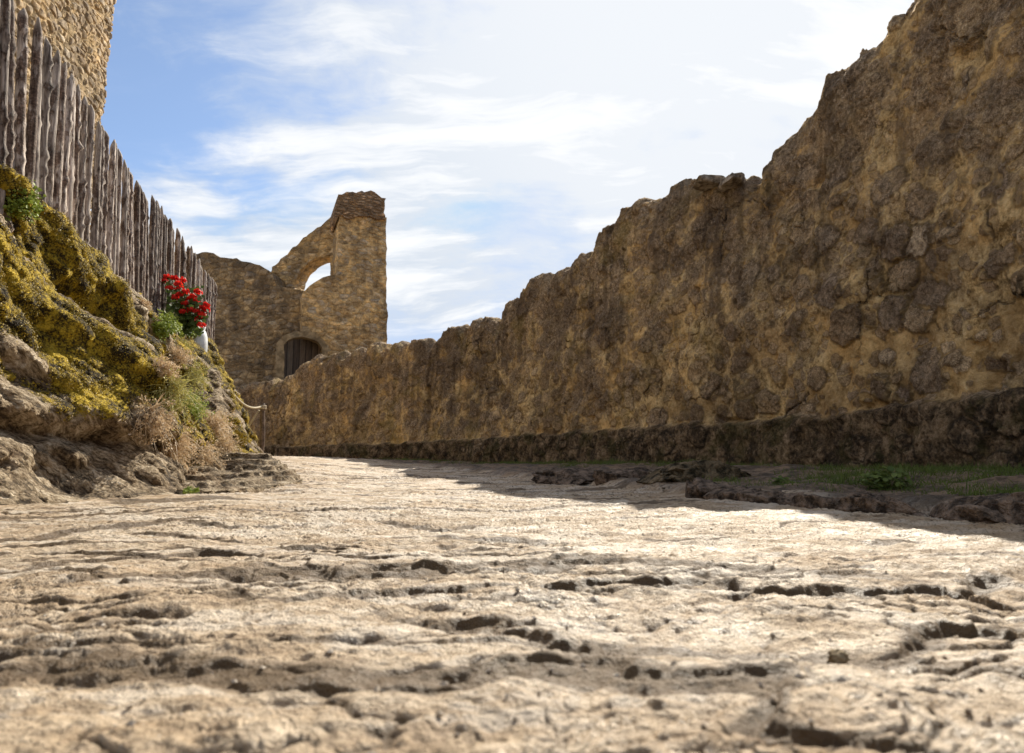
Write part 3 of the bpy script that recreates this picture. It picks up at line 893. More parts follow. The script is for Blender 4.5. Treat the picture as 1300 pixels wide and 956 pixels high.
# ================================================================== ROCK BANK (left)
def build_bank():
    nu, nv = 900, 330
    F = interp_pts(FOOT, 3000); T = interp_pts(TOP, 3000)
    # denser samples where the bank is in view
    par = np.linspace(0, 1, 3000)
    yy = F[:, 1]
    dens = np.where((yy > 3.6), 1.0, 0.12)
    cum = np.concatenate([[0], np.cumsum(dens[:-1])]); cum /= cum[-1]
    up = np.interp(np.linspace(0, 1, nu), cum, par)
    Fx = np.interp(up, par, F[:, 0]); Fy = np.interp(up, par, F[:, 1])
    Tx = np.interp(up, par, T[:, 0]); Ty = np.interp(up, par, T[:, 1])
    gz = np.interp(Fy, [-6, 4, 6, 9, 11, 14, 16], [0, 0, .02, .16, .34, .4, .4])
    zt = np.interp(Fy, [-6, 3, 5, 6.2, 8.2, 11, 12.5, 14, 16], [2.68, 2.54, 2.43, 2.26, 2.19, 2.42, 2.45, 2.3, 2.3])
    v = np.linspace(0, 1, nv)[None, :]
    zf = (gz - 0.2)[:, None]
    Zr = zf + (zt[:, None] - zf) * v
    hx = Tx - Fx; hy = Ty - Fy
    # outward direction = from the top edge to the foot
    hl = np.hypot(hx, hy); ox = -hx / hl; oy = -hy / hl
    tx = np.gradient(Fx); ty = np.gradient(Fy); tl = np.hypot(tx, ty)
    nx = ty / tl; ny = -tx / tl
    lat = v ** 1.15
    X = Fx[:, None] + hx[:, None] * lat
    Y = Fy[:, None] + hy[:, None] * lat
    Z = Zr
    # lower lobe in front of the upper one, its ridge dips away from the viewer
    ppx, ppy = pxcol(X, np.maximum(Y, 0.8), Z)
    depth = np.maximum(Y, 0.8)
    def line(pts):
        """height in metres above a feature line of the bank"""
        xs_, ys_ = [p[0] for p in pts], [p[1] for p in pts]
        return (np.interp(ppx, xs_, ys_) - ppy) * depth / FPX
    wob = 0.05 * fbm(Y * 1.6, Z * 0.7, 0, 3, 101)
    dr = line([(-900, -260), (-100, 225), (0, 318), (40, 350), (77, 398), (105, 424), (132, 442), (160, 474), (182, 530), (205, 640)]) + wob
    act = (1 - ss(ppx, 150, 215))
    lob = 1 - ss(dr, -0.07, 0.03)
    belly = np.sin(np.pi * np.clip(v, 0, 1))
    off = 0.24 * lob * act * (0.5 + 0.5 * np.exp(-np.clip(-dr, 0, 9) * 1.4)) - 0.30 * np.exp(-((dr - 0.22) / 0.19) ** 2) * (1 - ss(v, .90, .985)) * act * (0.85 + 0.4 * fbm(Y * 1.3, 7, 0, 3, 121)) * (0.12 + 0.88 * ss(ppx, 30, 110))
    # upper bulge with a lip over the hollow
    off = off + 0.24 * ss(dr, 0.32, 0.55) * np.exp(-np.clip(dr - 0.5, 0, 9) / 0.6) * act
    # smaller hollow further along
    d2 = line([(-900, 0), (110, 330), (150, 392), (200, 470), (240, 560), (270, 640)]) + wob
    off = off - 0.13 * np.exp(-(d2 / 0.10) ** 2) * ss(ppx, 105, 140) * (1 - ss(ppx, 225, 250))
    # undercut near the foot
    uc = line([(-900, 440), (-200, 515), (0, 548), (100, 562), (180, 575), (235, 590)]) + wob
    f2 = (1 - ss(ppx, 210, 250))
    off = off - 0.15 * np.exp(-(uc / 0.075) ** 2) * f2 + 0.09 * np.exp(-((uc - 0.18) / 0.10) ** 2) * f2
    # dirt fan at the foot
    off = off + 0.22 * np.exp(-np.clip(Z - gz[:, None], 0, 9) / 0.16) * ss(Y, -2, 3)
    # vertical ribs on the far right-hand end
    ph = Y * 1.5 + 0.8 * fbm(Y, Z * 0.6, 0, 3, 104) + Z * 0.35
    off = off + 0.11 * np.sin(ph * 2 * np.pi * 0.75) * ss(Y, 7.0, 8.6) * belly
    off = off + 0.22 * belly * ss(ppx, 20, 150) * (1 - ss(Y, 8.0, 10.0))
    # general relief
    U = Y * cos(radians(38)) - Z * sin(radians(38)); W = Y * sin(radians(38)) + Z * cos(radians(38))
    rel = 0.15 * fbm(X * .7, Y * 0.7, Z * 0.9, 4, 105) + 0.10 * fbm(U * 0.8, W * 3.0, X, 4, 106) \
        + 0.05 * fbm(U * 2.5, W * 7.0, X * 3, 4, 107) + 0.022 * fbm(X * 13, Y * 13, Z * 13, 4, 108) + 0.045 * fbm(X * 6.5, Y * 6.5, Z * 4, 4, 118) * ss(Z, 0.9, 1.4)
    off = off + rel * ss(v, 0.0, 0.08) * (1 - 0.5 * ss(v, .93, 1))
    Xd = X + nx[:, None] * off
    Yd = Y + ny[:, None] * off
    Zd = Z + 0.25 * off * ss(v, 0.1, 0.9)
    # rounded shoulder then the terrace behind
    ntr = 26
    k = np.linspace(0, 1, ntr + 1)[1:][None, :]
    back = 9.0 * k ** 2.2
    Xt = Xd[:, -1:] - nx[:, None] * back
    Yt = Yd[:, -1:] - ny[:, None] * back
    # far end of the terrace folds in on itself otherwise: move straight left instead
    Xt = Xd[:, -1:] - back
    Yt = np.repeat(Yd[:, -1:], ntr, 1)
    Zt = Zd[:, -1:] + 0.10 * (1 - np.exp(-back * 2.5)) + 0.05 * fbm(Xt * 1.5, Yt * 1.5, 3, 3, 109) * ss(back, 0, .5)
    P = np.stack([np.concatenate([Xd, Xt], 1), np.concatenate([Yd, Yt], 1), np.concatenate([Zd, Zt], 1)], -1)
    A = np.concatenate([np.repeat(Fy[:, None], nv, 1) * 0 + (Zd - gz[:, None]), np.full((nu, ntr), 2.5)], 1)
    XX, YY, ZZ = P[..., 0], P[..., 1], P[..., 2]
    # moss: upper half near, nearly everything at the far end
    ml = line([(-900, 280), (-200, 425), (0, 490), (60, 512), (120, 525), (150, 545), (180, 568), (230, 590), (300, 620)])
    ml = np.concatenate([ml, np.full((nu, ntr), 1.5)], 1)
    moss = ss(ml + 0.20 * fbm(YY * 1.6, ZZ * 1.6, 0, 4, 110), -0.12, 0.22)
    bare = ss(fbm(U_ := (YY * cos(radians(38)) - ZZ * sin(radians(38))) * 0.7, (YY * sin(radians(38)) + ZZ * cos(radians(38))) * 2.2, 0, 4, 111), 0.12, 0.45)
    moss = moss * (1 - 0.8 * bare)
    # the ridge of the lower lobe is bare weathered stone
    rdg = np.concatenate([act * np.exp(-((dr + 0.05) / 0.055) ** 2), np.zeros((nu, ntr))], 1)
    moss = moss * (1 - 0.9 * rdg)
    # bare stone behind the dry grass
    moss = moss * (1 - 0.75 * ss(YY, 7.4, 8.2) * (1 - ss(YY, 9.6, 10.6)) * ss(fbm(YY * 2, ZZ * 2, 4, 3, 112), -0.3, 0.3))
    me = grid_mesh('rock_bank', P, {'moss': moss})
    o = link('rock_bank', me, M['rock'])
    tag(o, 'steep mossy rock bank with bare weathered stone near its foot, left of the path', 'rock')
    return P, moss, A, nv


BP, BM, BA, BNV = build_bank()
BN = np.cross(np.gradient(BP, axis=1), np.gradient(BP, axis=0))
BN /= np.linalg.norm(BN, axis=-1)[..., None] + 1e-9
if BN[450, 160, 0] < 0:
    BN = -BN
# photo position of every vertex of the bank's face, to find where a plant grows
_f = BP[..., 1] * cos(PITCH) + (BP[..., 2] - CAMZ) * sin(PITCH)
_u = -BP[..., 1] * sin(PITCH) + (BP[..., 2] - CAMZ) * cos(PITCH)
BPX = 650 + FPX * BP[..., 0] / _f; BPY = 478 - FPX * _u / _f
_ok = (BP[..., 1] > 3.0)
# visible = nearest in its pixel neighbourhood
_kx = np.clip((BPX / 5).astype(int), -20, 300); _ky = np.clip((BPY / 5).astype(int), -20, 300)
_key = (_kx + 20) * 400 + (_ky + 20)
_near = np.full(400 * 400, 1e9)
np.minimum.at(_near, _key[_ok], _f[_ok])
BVIS = _ok & (_f < _near[_key] + 0.25)


_vx, _vy, _vp, _vn = BPX[BVIS], BPY[BVIS], BP[BVIS], BN[BVIS]


def bank_at(px, py):
    i = int(np.argmin((_vx - px) ** 2 + (_vy - py) ** 2))
    return Vector(_vp[i]), Vector(_vn[i])


def leaf_cloud(name, P, N, R, mat, seg=5, cup=(-.2, .4)):
    """many small cupped leaves in one mesh: centres P, facing N, radius R"""
    n = len(P)
    N = N / (np.linalg.norm(N, axis=1)[:, None] + 1e-9)
    ref = np.where(np.abs(N[:, 2:3]) < 0.9, np.array([[0, 0, 1.0]]), np.array([[1.0, 0, 0]]))
    A = np.cross(N, ref); A /= np.linalg.norm(A, axis=1)[:, None]
    Bv = np.cross(N, A)
    th = rng.uniform(0, 6.28, n)[:, None] + np.arange(seg)[None, :] * 2 * pi / seg
    q = R[:, None] * rng.uniform(0.75, 1.2, (n, seg))
    ring = P[:, None] + (A[:, None] * np.cos(th)[..., None] + Bv[:, None] * np.sin(th)[..., None]) * q[..., None] \
        + N[:, None] * (q * rng.uniform(*cup, n)[:, None])[..., None]
    V = np.concatenate([P[:, None], ring], 1).reshape(-1, 3)
    b0 = (np.arange(n) * (seg + 1))[:, None]
    k = np.arange(seg)[None, :]
    T3 = np.stack([b0 + 0 * k, b0 + 1 + k, b0 + 1 + (k + 1) % seg], -1).reshape(-1, 3)
    me = raw_mesh(name, V, T3)
    a = me.attributes.new('rnd', 'FLOAT', 'POINT')
    a.data.foreach_set('value', np.repeat(rng.uniform(0, 1, n), seg + 1).astype(np.float32))
    return link(name, me, mat)


def raw_mesh(name, V, F):
    me = bpy.data.meshes.new(name)
    k = F.shape[1]
    me.vertices.add(len(V)); me.vertices.foreach_set('co', V.reshape(-1).astype(np.float32))
    me.loops.add(F.size); me.loops.foreach_set('vertex_index', F.reshape(-1).astype(np.int32))
    me.polygons.add(len(F)); me.polygons.foreach_set('loop_start', (np.arange(len(F)) * k).astype(np.int32))
    me.polygons.foreach_set('loop_total', np.full(len(F), k, np.int32))
    me.polygons.foreach_set('use_smooth', np.ones(len(F), bool))
    me.update(calc_edges=True)
    return me


def blade_cloud(name, P, D, L, W, droop, mat, seg=2):
    """many grass blades in one mesh"""
    n = len(P)
    D = D / np.linalg.norm(D, axis=1)[:, None]
    A = rng.normal(size=(n, 3)); A -= (A * D).sum(1)[:, None] * D
    A /= np.linalg.norm(A, axis=1)[:, None]
    V = []
    for k in range(seg + 1):
        f = k / seg
        q = P + D * (L * f)[:, None]; q[:, 2] -= droop * L * f * f
        w_ = (W * (1 - f) ** 0.7 * 0.5 + 0.0003)[:, None]
        V += [q - A * w_, q + A * w_]
    V = np.stack(V, 1).reshape(-1, 3)
    m = 2 * (seg + 1)
    F = []
    for k in range(seg):
        b0 = np.arange(n) * m + 2 * k
        F.append(np.stack([b0, b0 + 1, b0 + 3, b0 + 2], -1))
    me = raw_mesh(name, V, np.concatenate(F))
    a = me.attributes.new('rnd', 'FLOAT', 'POINT')
    a.data.foreach_set('value', np.repeat(rng.uniform(0, 1, n), m).astype(np.float32))
    return link(name, me, mat)


# ------------------------------------------------------------------ small plant makers
class Blades:
    def __init__(self):
        self.V = []; self.F = []; self.R = []

    def blade(self, p, d, up, L, w, droop, seg=3):
        p = Vector(p); d = Vector(d).normalized()
        side = d.cross(Vector(up)).normalized() if abs(d.dot(Vector(up))) < .98 else Vector((1, 0, 0))
        r = random.random()
        n0 = len(self.V)
        for k in range(seg + 1):
            f = k / seg
            q = p + d * (L * f) + Vector((0, 0, -1)) * (droop * L * f * f)
            ww = w * (1 - f) ** 0.7 * 0.5 + 0.0004
            self.V += [q - side * ww, q + side * ww]
            self.R += [r, r]
        for k in range(seg):
            a = n0 + 2 * k
            self.F.append((a, a + 1, a + 3, a + 2))

    def leaf(self, p, n, r, seg=6, cup=0.2, rot=None):
        p = Vector(p); n = Vector(n).normalized()
        a = n.orthogonal().normalized(); b = n.cross(a)
        th0 = random.random() * 6.28 if rot is None else rot
        n0 = len(self.V)
        self.V.append(p); rr = random.random(); self.R.append(rr)
        for k in range(seg):
            th = th0 + 2 * pi * k / seg
            q = r * (1 + 0.18 * random.uniform(-1, 1))
            self.V.append(p + (a * cos(th) + b * sin(th)) * q + n * (cup * q)); self.R.append(rr)
        for k in range(seg):
            self.F.append((n0, n0 + 1 + k, n0 + 1 + (k + 1) % seg))

    def obj(self, name, mat, parent=None, origin=None):
        V = self.V
        if origin is not None:
            V = [v - Vector(origin) for v in V]
        me = poly_mesh(name, V, self.F, True, {'rnd': self.R})
        o = link(name, me, mat, parent)
        if origin is not None:
            o.location = origin
        return o


def rvec():
    while True:
        v = Vector((random.uniform(-1, 1), random.uniform(-1, 1), random.uniform(-1, 1)))
        if 0.05 < v.length < 1:
            return v.normalized()


# ------------------------------------------------------------------ moss cushions on the bank (nobody could count them)
def build_moss():
    m = (BM > 0.30) & BVIS
    P = BP[m]; N = BN[m]; mm = BM[m]
    k = rng.choice(len(P), 60000)
    P, N, mm = P[k], N[k], mm[k]
    cl = fbm(P[:, 1] * 6, P[:, 2] * 6, P[:, 0] * 6, 4, 120)
    ok = (cl > rng.uniform(-0.45, 0.30, len(P))) & (mm > rng.uniform(0.25, 0.8, len(P)))
    P, N, cl = P[ok], N[ok], cl[ok]
    P = np.repeat(P, 3, 0); N = np.repeat(N, 3, 0); cl = np.repeat(cl, 3)
    n = len(P)
    P = P + rng.normal(size=(n, 3)) * 0.014 + N * (0.004 + 0.030 * np.clip(cl + .2, 0, 1) * rng.uniform(.3, 1, n))[:, None]
    o = leaf_cloud('moss', P, N + rng.normal(size=(n, 3)) * 0.5, rng.uniform(0.003, 0.0075, n), M['moss'], 4)
    tag(o, 'yellow green moss cushions growing over the rock bank', 'moss', kind='stuff')


build_moss()


# ------------------------------------------------------------------ tufts on the bank
def tuft(px, py, size, mat, n, label, name='grass_tuft', cat='grass', group='dry grass tufts on the rock bank', fuzz=True, up=0.5, width=0.0065):
    p, nrm = bank_at(px, py)
    B = Blades()
    for _ in range(n):
        q = p + rvec() * size * 0.33 - nrm * 0.02
        d = (nrm * 0.8 + rvec() * 0.75 + Vector((0, 0, up))).normalized()
        L = size * random.uniform(0.4, 1.0)
        B.blade(q, d, rvec(), L, width * random.uniform(.6, 1.4), random.uniform(0.1, 0.75))
        if fuzz and random.random() < 0.55:
            e = q + d * L * 0.95 + Vector((0, 0, -1)) * (0.35 * L)
            for _ in range(5):
                B.leaf(e + rvec() * size * 0.07, rvec(), random.uniform(0.005, 0.011), 4, 0.3)
    o = B.obj(name, mat, origin=p)
    tag(o, label, cat, group)
    return o


TUFTS = [
    (222, 455, .22, 'straw', 'small straw tuft high on the bank below the green mat'),
    (240, 478, .26, 'strawgreen', 'yellow green tuft in the middle of the tuft column, below the straw top'),
    (214, 500, .30, 'strawgreen', 'wide greenish yellow tuft at mid height of the bank'),
    (236, 520, .26, 'green', 'fresh green tuft amid the dry ones at mid height'),
    (192, 532, .24, 'straw', 'leftmost pale straw tuft beside the bare ridge'),
    (218, 562, .28, 'straw', 'drooping straw tuft left of the fluffy pale one, near the foot'),
    (252, 575, .26, 'straw', 'tan tuft hanging between two pale tufts near the foot'),
    (268, 545, .34, 'straw', 'largest fluffy pale pinkish straw tuft on the lower bank'),
    (282, 572, .28, 'straw', 'fluffy straw tuft just right of the largest one'),
    (296, 592, .18, 'green', 'low green tuft at the foot of the bank near the rope post'),
    (300, 560, .20, 'moss', 'bright yellow mossy tuft at the right end of the bank'),
    (202, 470, .18, 'straw', 'thin straw tuft on the mossy left side of the column'),
    (246, 598, .16, 'strawgreen', 'low yellow tuft where the bank meets the rock ledge'),
    (182, 388, .13, 'straw', 'dry tuft between the palisade and the mossy bulge'),
    (228, 440, .15, 'strawgreen', 'small yellow tuft directly below the bright green mat'),
]
for (px, py, s_, m_, lb) in TUFTS:
    tuft(px, py, s_, M[m_], int(150 + 600 * s_), lb)


def green_mat(px0, px1, py, h, n, label, r=0.014):
    B = Blades()
    p0, _ = bank_at((px0 + px1) / 2, py)
    for _ in range(n):
        p, nr = None, None
        q, nr = bank_at(random.uniform(px0, px1), py + random.uniform(-8, 8) + (0))
        q = q + nr * 0.06 + rvec() * 0.05 + Vector((0, 0, random.uniform(0, h)))
        for _ in range(4):
            B.leaf(q + rvec() * 0.03, (Vector((0.4, -0.5, 0.8)) + rvec() * .8), random.uniform(r * .5, r), 5, 0.3)
    o = B.obj('green_mat', M['green'], origin=p0)
    tag(o, label, 'plant')


green_mat(196, 252, 418, 0.07, 900, 'bright green stonecrop mat below the red geranium', 0.020)
green_mat(4, 36, 262, 0.14, 260, 'bright green leafy clump at the top left of the bank by the palisade', 0.016)


# ================================================================== PALISADE
def pal_line(Y):
    return -4.16 - 0.21 * (Y - 6.2)


def paling_mesh(H, R, knots, seed, tipx):
    rg = random.Random(seed)
    seg, rings = 14, 64
    P = np.zeros((seg, rings, 3)); cut = np.zeros((seg, rings))
    zs = np.linspace(-0.25, H, rings)
    tip = rg.uniform(0.06, 0.13)
    ca = rg.uniform(0, 2 * pi)
    rg_end = rg.uniform(0.72, 0.94)
    bx, by = rg.uniform(-.012, .012), rg.uniform(-.012, .012)
    kn = []
    if knots:
        side = rg.uniform(-0.9, 0.2)
        for k in range(rg.randint(12, 20)):
            kn.append((rg.uniform(0.05, H - .2), side + rg.gauss(0, .35), rg.uniform(.010, .024)))
    for _ in range(rg.randint(3, 7)):
        kn.append((rg.uniform(0.05, H - .2), rg.uniform(0, 2 * pi), rg.uniform(.006, .016)))
    ang = np.arange(seg) * 2 * pi / seg
    for j, z in enumerate(zs):
        f = (z + .25) / (H + .25)
        r = R * (1.08 - 0.28 * f) * (1 + 0.05 * vnoise(np.array([z * 6.0]), seed, 0, 3)[0])
        rr = r * (1 + 0.06 * vnoise(np.cos(ang) * 1.5, np.sin(ang) * 1.5, z * 5 + seed, 4) + 0.06 * vnoise(np.cos(ang) * 4, np.sin(ang) * 4, z * 22 + seed, 5))
        for (kz, ka, kh) in kn:
            dz = (z - kz) / 0.022
            if abs(dz) < 3:
                da = (ang - ka + pi) % (2 * pi) - pi
                rr = rr + kh * np.exp(-dz * dz - (da / 0.5) ** 2)
        cxo = bx * sin(f * 3) ; cyo = by * sin(f * 3 + 1)
        x = rr * np.cos(ang); y = rr * np.sin(ang)
        # axe-cut point: the section shrinks towards one side over the last centimetres
        q = max(0.0, (z - (H - tip)) / tip)
        if q > 0:
            sh = 1 - rg_end * q ** 1.15
            x = x * sh + cos(ca) * R * 0.45 * q; y = y * sh + sin(ca) * R * 0.45 * q
            cut[:, j] = min(1, q * 5) * 0.75
        P[:, j, 0] = x + cxo; P[:, j, 1] = y + cyo; P[:, j, 2] = z
    me = grid_mesh('paling', P, {'cut': cut}, closed_u=True)
    # close the tip
    bm = bmesh.new(); bm.from_mesh(me)
    bm.verts.ensure_lookup_table()
    bm.faces.new([bm.verts[k * rings + rings - 1] for k in range(seg)])
    bmesh.ops.recalc_face_normals(bm, faces=bm.faces)
    bm.to_mesh(me); bm.free()
    return me


def build_palisade():
    root = bpy.data.objects.new('palisade', None)
    COL.objects.link(root)
    root.location = (pal_line(4.6), 4.6, 2.3)
    tag(root, 'palisade of sharpened knotty bark poles on top of the rock bank', 'fence')
    Y = 4.5; i = 0
    while Y < 13.0:
        f = (Y - 4.6) / 8.4
        X = pal_line(Y) + random.uniform(-.010, .010)
        if Y > 12.1:
            X = X - 0.9 * (Y - 12.1) ** 2
        ztop = CAMZ + float(np.interp(Y, [4.5, 5.6, 6.2, 8, 11, 12.2, 13.2], [3.78, 3.74, 3.71, 3.54, 3.41, 3.33, 3.22])) + random.uniform(-.045, .035)
        zb = float(np.interp(Y, [4, 5, 6.2, 8.2, 11, 12.5], [2.5, 2.43, 2.26, 2.19, 2.40, 2.35])) - 0.45
        H = ztop - zb
        R = random.uniform(0.034, 0.047)
        me = paling_mesh(H, R, random.random() < 0.5, 1000 + i, 0)
        o = link('paling', me, M['bark'], root)
        o.location = Vector((X, Y, zb)) - root.location
        o.rotation_euler = (radians(random.gauss(0.0, 1.0)), radians(random.gauss(-2.0, 0.8)), random.random() * 0.5)
        # short broken stake stuck between two poles now and then
        Y += random.uniform(0.115, 0.145) if Y < 10.5 else random.uniform(0.10, 0.13)
        i += 1


build_palisade()


# ================================================================== generic masonry slab from a pixel outline at one distance
def outline_slab(name, pts, thick, mat, parent, holes=(), ydir=None, edge_noise=0.05, res=0.16, smooth=False):
    """pts: outline as (X, Z) in the slab's own plane; a solid of real thickness, face subdivided and roughened"""
    from mathutils.geometry import delaunay_2d_cdt
    def rough(loop, amt):
        out = []
        for a, b in zip(loop, loop[1:] + loop[:1]):
            a = Vector(a); b = Vector(b)
            n = max(1, int((b - a).length / res))
            for k in range(n):
                q = a.lerp(b, k / n)
                d = (b - a).normalized(); nn = Vector((-d.y, d.x))
                j = vnoise(np.array([q.x * 3.1]), q.y * 3.1, 0, 31)[0] * amt + vnoise(np.array([q.x * 9]), q.y * 9, 0, 32)[0] * amt * .6
                out.append(q + nn * j)
        return out
    loops = [rough(list(pts), edge_noise)] + [rough(list(h), edge_noise * 0.35) for h in holes]
    V2 = []; E = []
    for lp in loops:
        n0 = len(V2)
        V2 += lp
        E += [(n0 + i, n0 + (i + 1) % len(lp)) for i in range(len(lp))]
    nb = len(V2)
    xs = [p.x for p in loops[0]]; ys = [p.y for p in loops[0]]
    def inside(p, loop):
        c = False
        for a, b in zip(loop, loop[1:] + loop[:1]):
            if (a.y > p.y) != (b.y > p.y) and p.x < (b.x - a.x) * (p.y - a.y) / (b.y - a.y) + a.x:
                c = not c
        return c
    gx = np.arange(min(xs) + res / 2, max(xs), res); gy = np.arange(min(ys) + res / 2, max(ys), res)
    for x in gx:
        for y in gy:
            p = Vector((x + random.uniform(-.3, .3) * res, y + random.uniform(-.3, .3) * res))
            if inside(p, loops[0]) and not any(inside(p, l) for l in loops[1:]):
                V2.append(p)
    r = delaunay_2d_cdt([Vector((v.x, v.y)) for v in V2], E, [], 0, 1e-5)
    vs, es, fs = r[0], r[1], r[2]
    keep = []
    for f in fs:
        c = Vector((sum(vs[i].x for i in f) / len(f), sum(vs[i].y for i in f) / len(f)))
        if inside(c, loops[0]) and not any(inside(c, l) for l in loops[1:]):
            keep.append(f)
    n = len(vs)
    bnd = {}
    for f in keep:
        for a, b in zip(f, f[1:] + f[:1]):
            bnd[(a, b)] = bnd.get((a, b), 0) + 1
    V = []; F = []
    for v in vs:
        j = 0.05 * vnoise(np.array([v.x * 1.2]), v.y * 1.2, 0, 41)[0] + 0.035 * vnoise(np.array([v.x * 4]), v.y * 4, 0, 42)[0]
        V.append((v.x, j, v.y))
    for v in vs:
        V.append((v.x, thick, v.y))
    for f in keep:
        F.append(tuple(f)); F.append(tuple(i + n for i in reversed(f)))
    for (a, b) in bnd:
        if (b, a) not in bnd:
            F.append((b, a, a + n, b + n))
    me = poly_mesh(name, V, F)
    bm = bmesh.new(); bm.from_mesh(me)
    bmesh.ops.recalc_face_normals(bm, faces=bm.faces)
    bm.to_mesh(me); bm.free()
    return link(name, me, mat, parent)


def local_pts(px_pts, Y, ang, origin):
    """photo outline -> coordinates in an upright plane through origin turned by ang about z"""
    out = []
    ca, sa = cos(ang), sin(ang)
    nx, ny = -sa, ca           # plane normal (local +y)
    for px, py in px_pts:
        a = (px - 650) / FPX; b = (478 - py) / FPX
        d = Vector((a, cos(PITCH) - b * sin(PITCH), sin(PITCH) + b * cos(PITCH)))
        c = Vector((0, 0, CAMZ))
        k = ((origin[0] - c.x) * nx + (origin[1] - c.y) * ny) / (d.x * nx + d.y * ny)
        p = c + d * k
        out.append(((p.x - origin[0]) * ca + (p.y - origin[1]) * sa, p.z))
    return out


# ================================================================== CASTLE RUIN
def build_ruin():
    root = bpy.data.objects.new('castle_ruin', None)
    COL.objects.link(root)
    root.location = (-9.2, 28, 0)
    tag(root, 'roofless castle ruin with tall square pier and open arch, beyond the path', 'castle ruin')

    def place(o, origin, ang):
        o.rotation_euler = (0, 0, ang)
        o.location = Vector((origin[0], origin[1], 0)) - Vector(root.location)

    # front curtain wall with the doorway
    a1 = radians(-4); o1 = (-9.2, 28.0)
    out = local_pts([(150, 330), (215, 318), (250, 321), (262, 319), (285, 327), (300, 329), (318, 335), (330, 338), (345, 347), (352, 362), (366, 366), (386, 368),
                     (386, 640), (150, 640)], 28, a1, o1)
    door = local_pts([(362, 640), (362, 436), (366, 431), (376, 428), (386, 428), (386, 640)], 28, a1, o1)
    # the doorway spans curtain and pier block: keep the curtain left of it
    out = local_pts([(150, 330), (215, 318), (250, 321), (262, 319), (285, 327), (300, 329), (318, 335), (330, 338), (345, 347), (352, 362), (366, 366), (384, 369),
                     (384, 428), (376, 429), (368, 431), (362, 437), (362, 640), (150, 640)], 28, a1, o1)
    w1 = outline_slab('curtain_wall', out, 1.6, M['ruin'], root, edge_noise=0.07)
    place(w1, o1, a1)
    # pier block (lower body and tall pier)
    a2 = radians(21); o2 = (-6.2, 27.75)
    out = local_pts([(384, 372), (392, 362), (404, 355), (417, 350), (429, 345), (430, 272), (490, 276), (491, 330), (492, 640), (410, 640), (410, 438), (404, 432), (394, 428), (384, 427)],
                    28, a2, o2)
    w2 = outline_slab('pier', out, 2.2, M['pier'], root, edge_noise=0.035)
    place(w2, o2, a2)
    # overhanging broken coping on the pier
    out = local_pts([(427, 276), (426, 268), (427, 254), (430, 248), (434, 247), (440, 243), (455, 242), (463, 245), (470, 244), (480, 248), (490, 251), (491, 262), (487, 270), (489, 277)],
                    28, a2, (-6.2, 27.62))
    w3 = outline_slab('coping', out, 2.45, M['coping'], root, edge_noise=0.10, res=0.12)
    place(w3, (-6.2, 27.62), a2)
    # arched wall standing behind: it runs back to the left, so its soffit shows
    a3 = radians(-8); o3 = (-7.2, 29.0)
    out = local_pts([(340, 430), (341, 346), (345, 338), (354, 333), (364, 322), (372, 314), (380, 310), (386, 303), (398, 292), (408, 288), (416, 281), (425, 272),
                     (425, 430)], 29, a3, o3)
    hole = local_pts([(376, 420), (374, 366), (376, 353), (382, 342), (392, 333), (405, 326), (419, 323), (419, 420)], 29, a3, o3)
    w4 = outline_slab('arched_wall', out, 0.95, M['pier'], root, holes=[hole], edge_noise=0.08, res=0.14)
    place(w4, o3, a3)
    # dressed surround of the doorway
    a = local_pts([(352, 640), (352, 436), (360, 427), (374, 422), (388, 421), (402, 425), (412, 432), (417, 440), (417, 640),
                   (410, 640), (410, 441), (405, 434), (396, 430), (385, 428), (374, 429), (366, 432), (362, 438), (362, 640)], 28, a2, (-6.2, 27.70))
    s1 = outline_slab('door_surround', a, 0.5, M['trim'], root, edge_noise=0.02, res=0.14)
    place(s1, (-6.2, 27.62), a2)
    d = local_pts([(360, 640), (360, 426), (412, 426), (412, 640)], 28, a2, (-6.2, 28.45))
    d1 = outline_slab('door', d, 0.12, M['door'], root, edge_noise=0.0, res=0.4)
    place(d1, (-6.2, 28.45), a2)
    # return wall of the left part, going back
    out = [(-3.2, 0), (4, 0), (4, 7.5), (1, 8.4), (-3.2, 8.0)]
    # masonry toothing stones along the pier's inner edge
    return root


build_ruin()


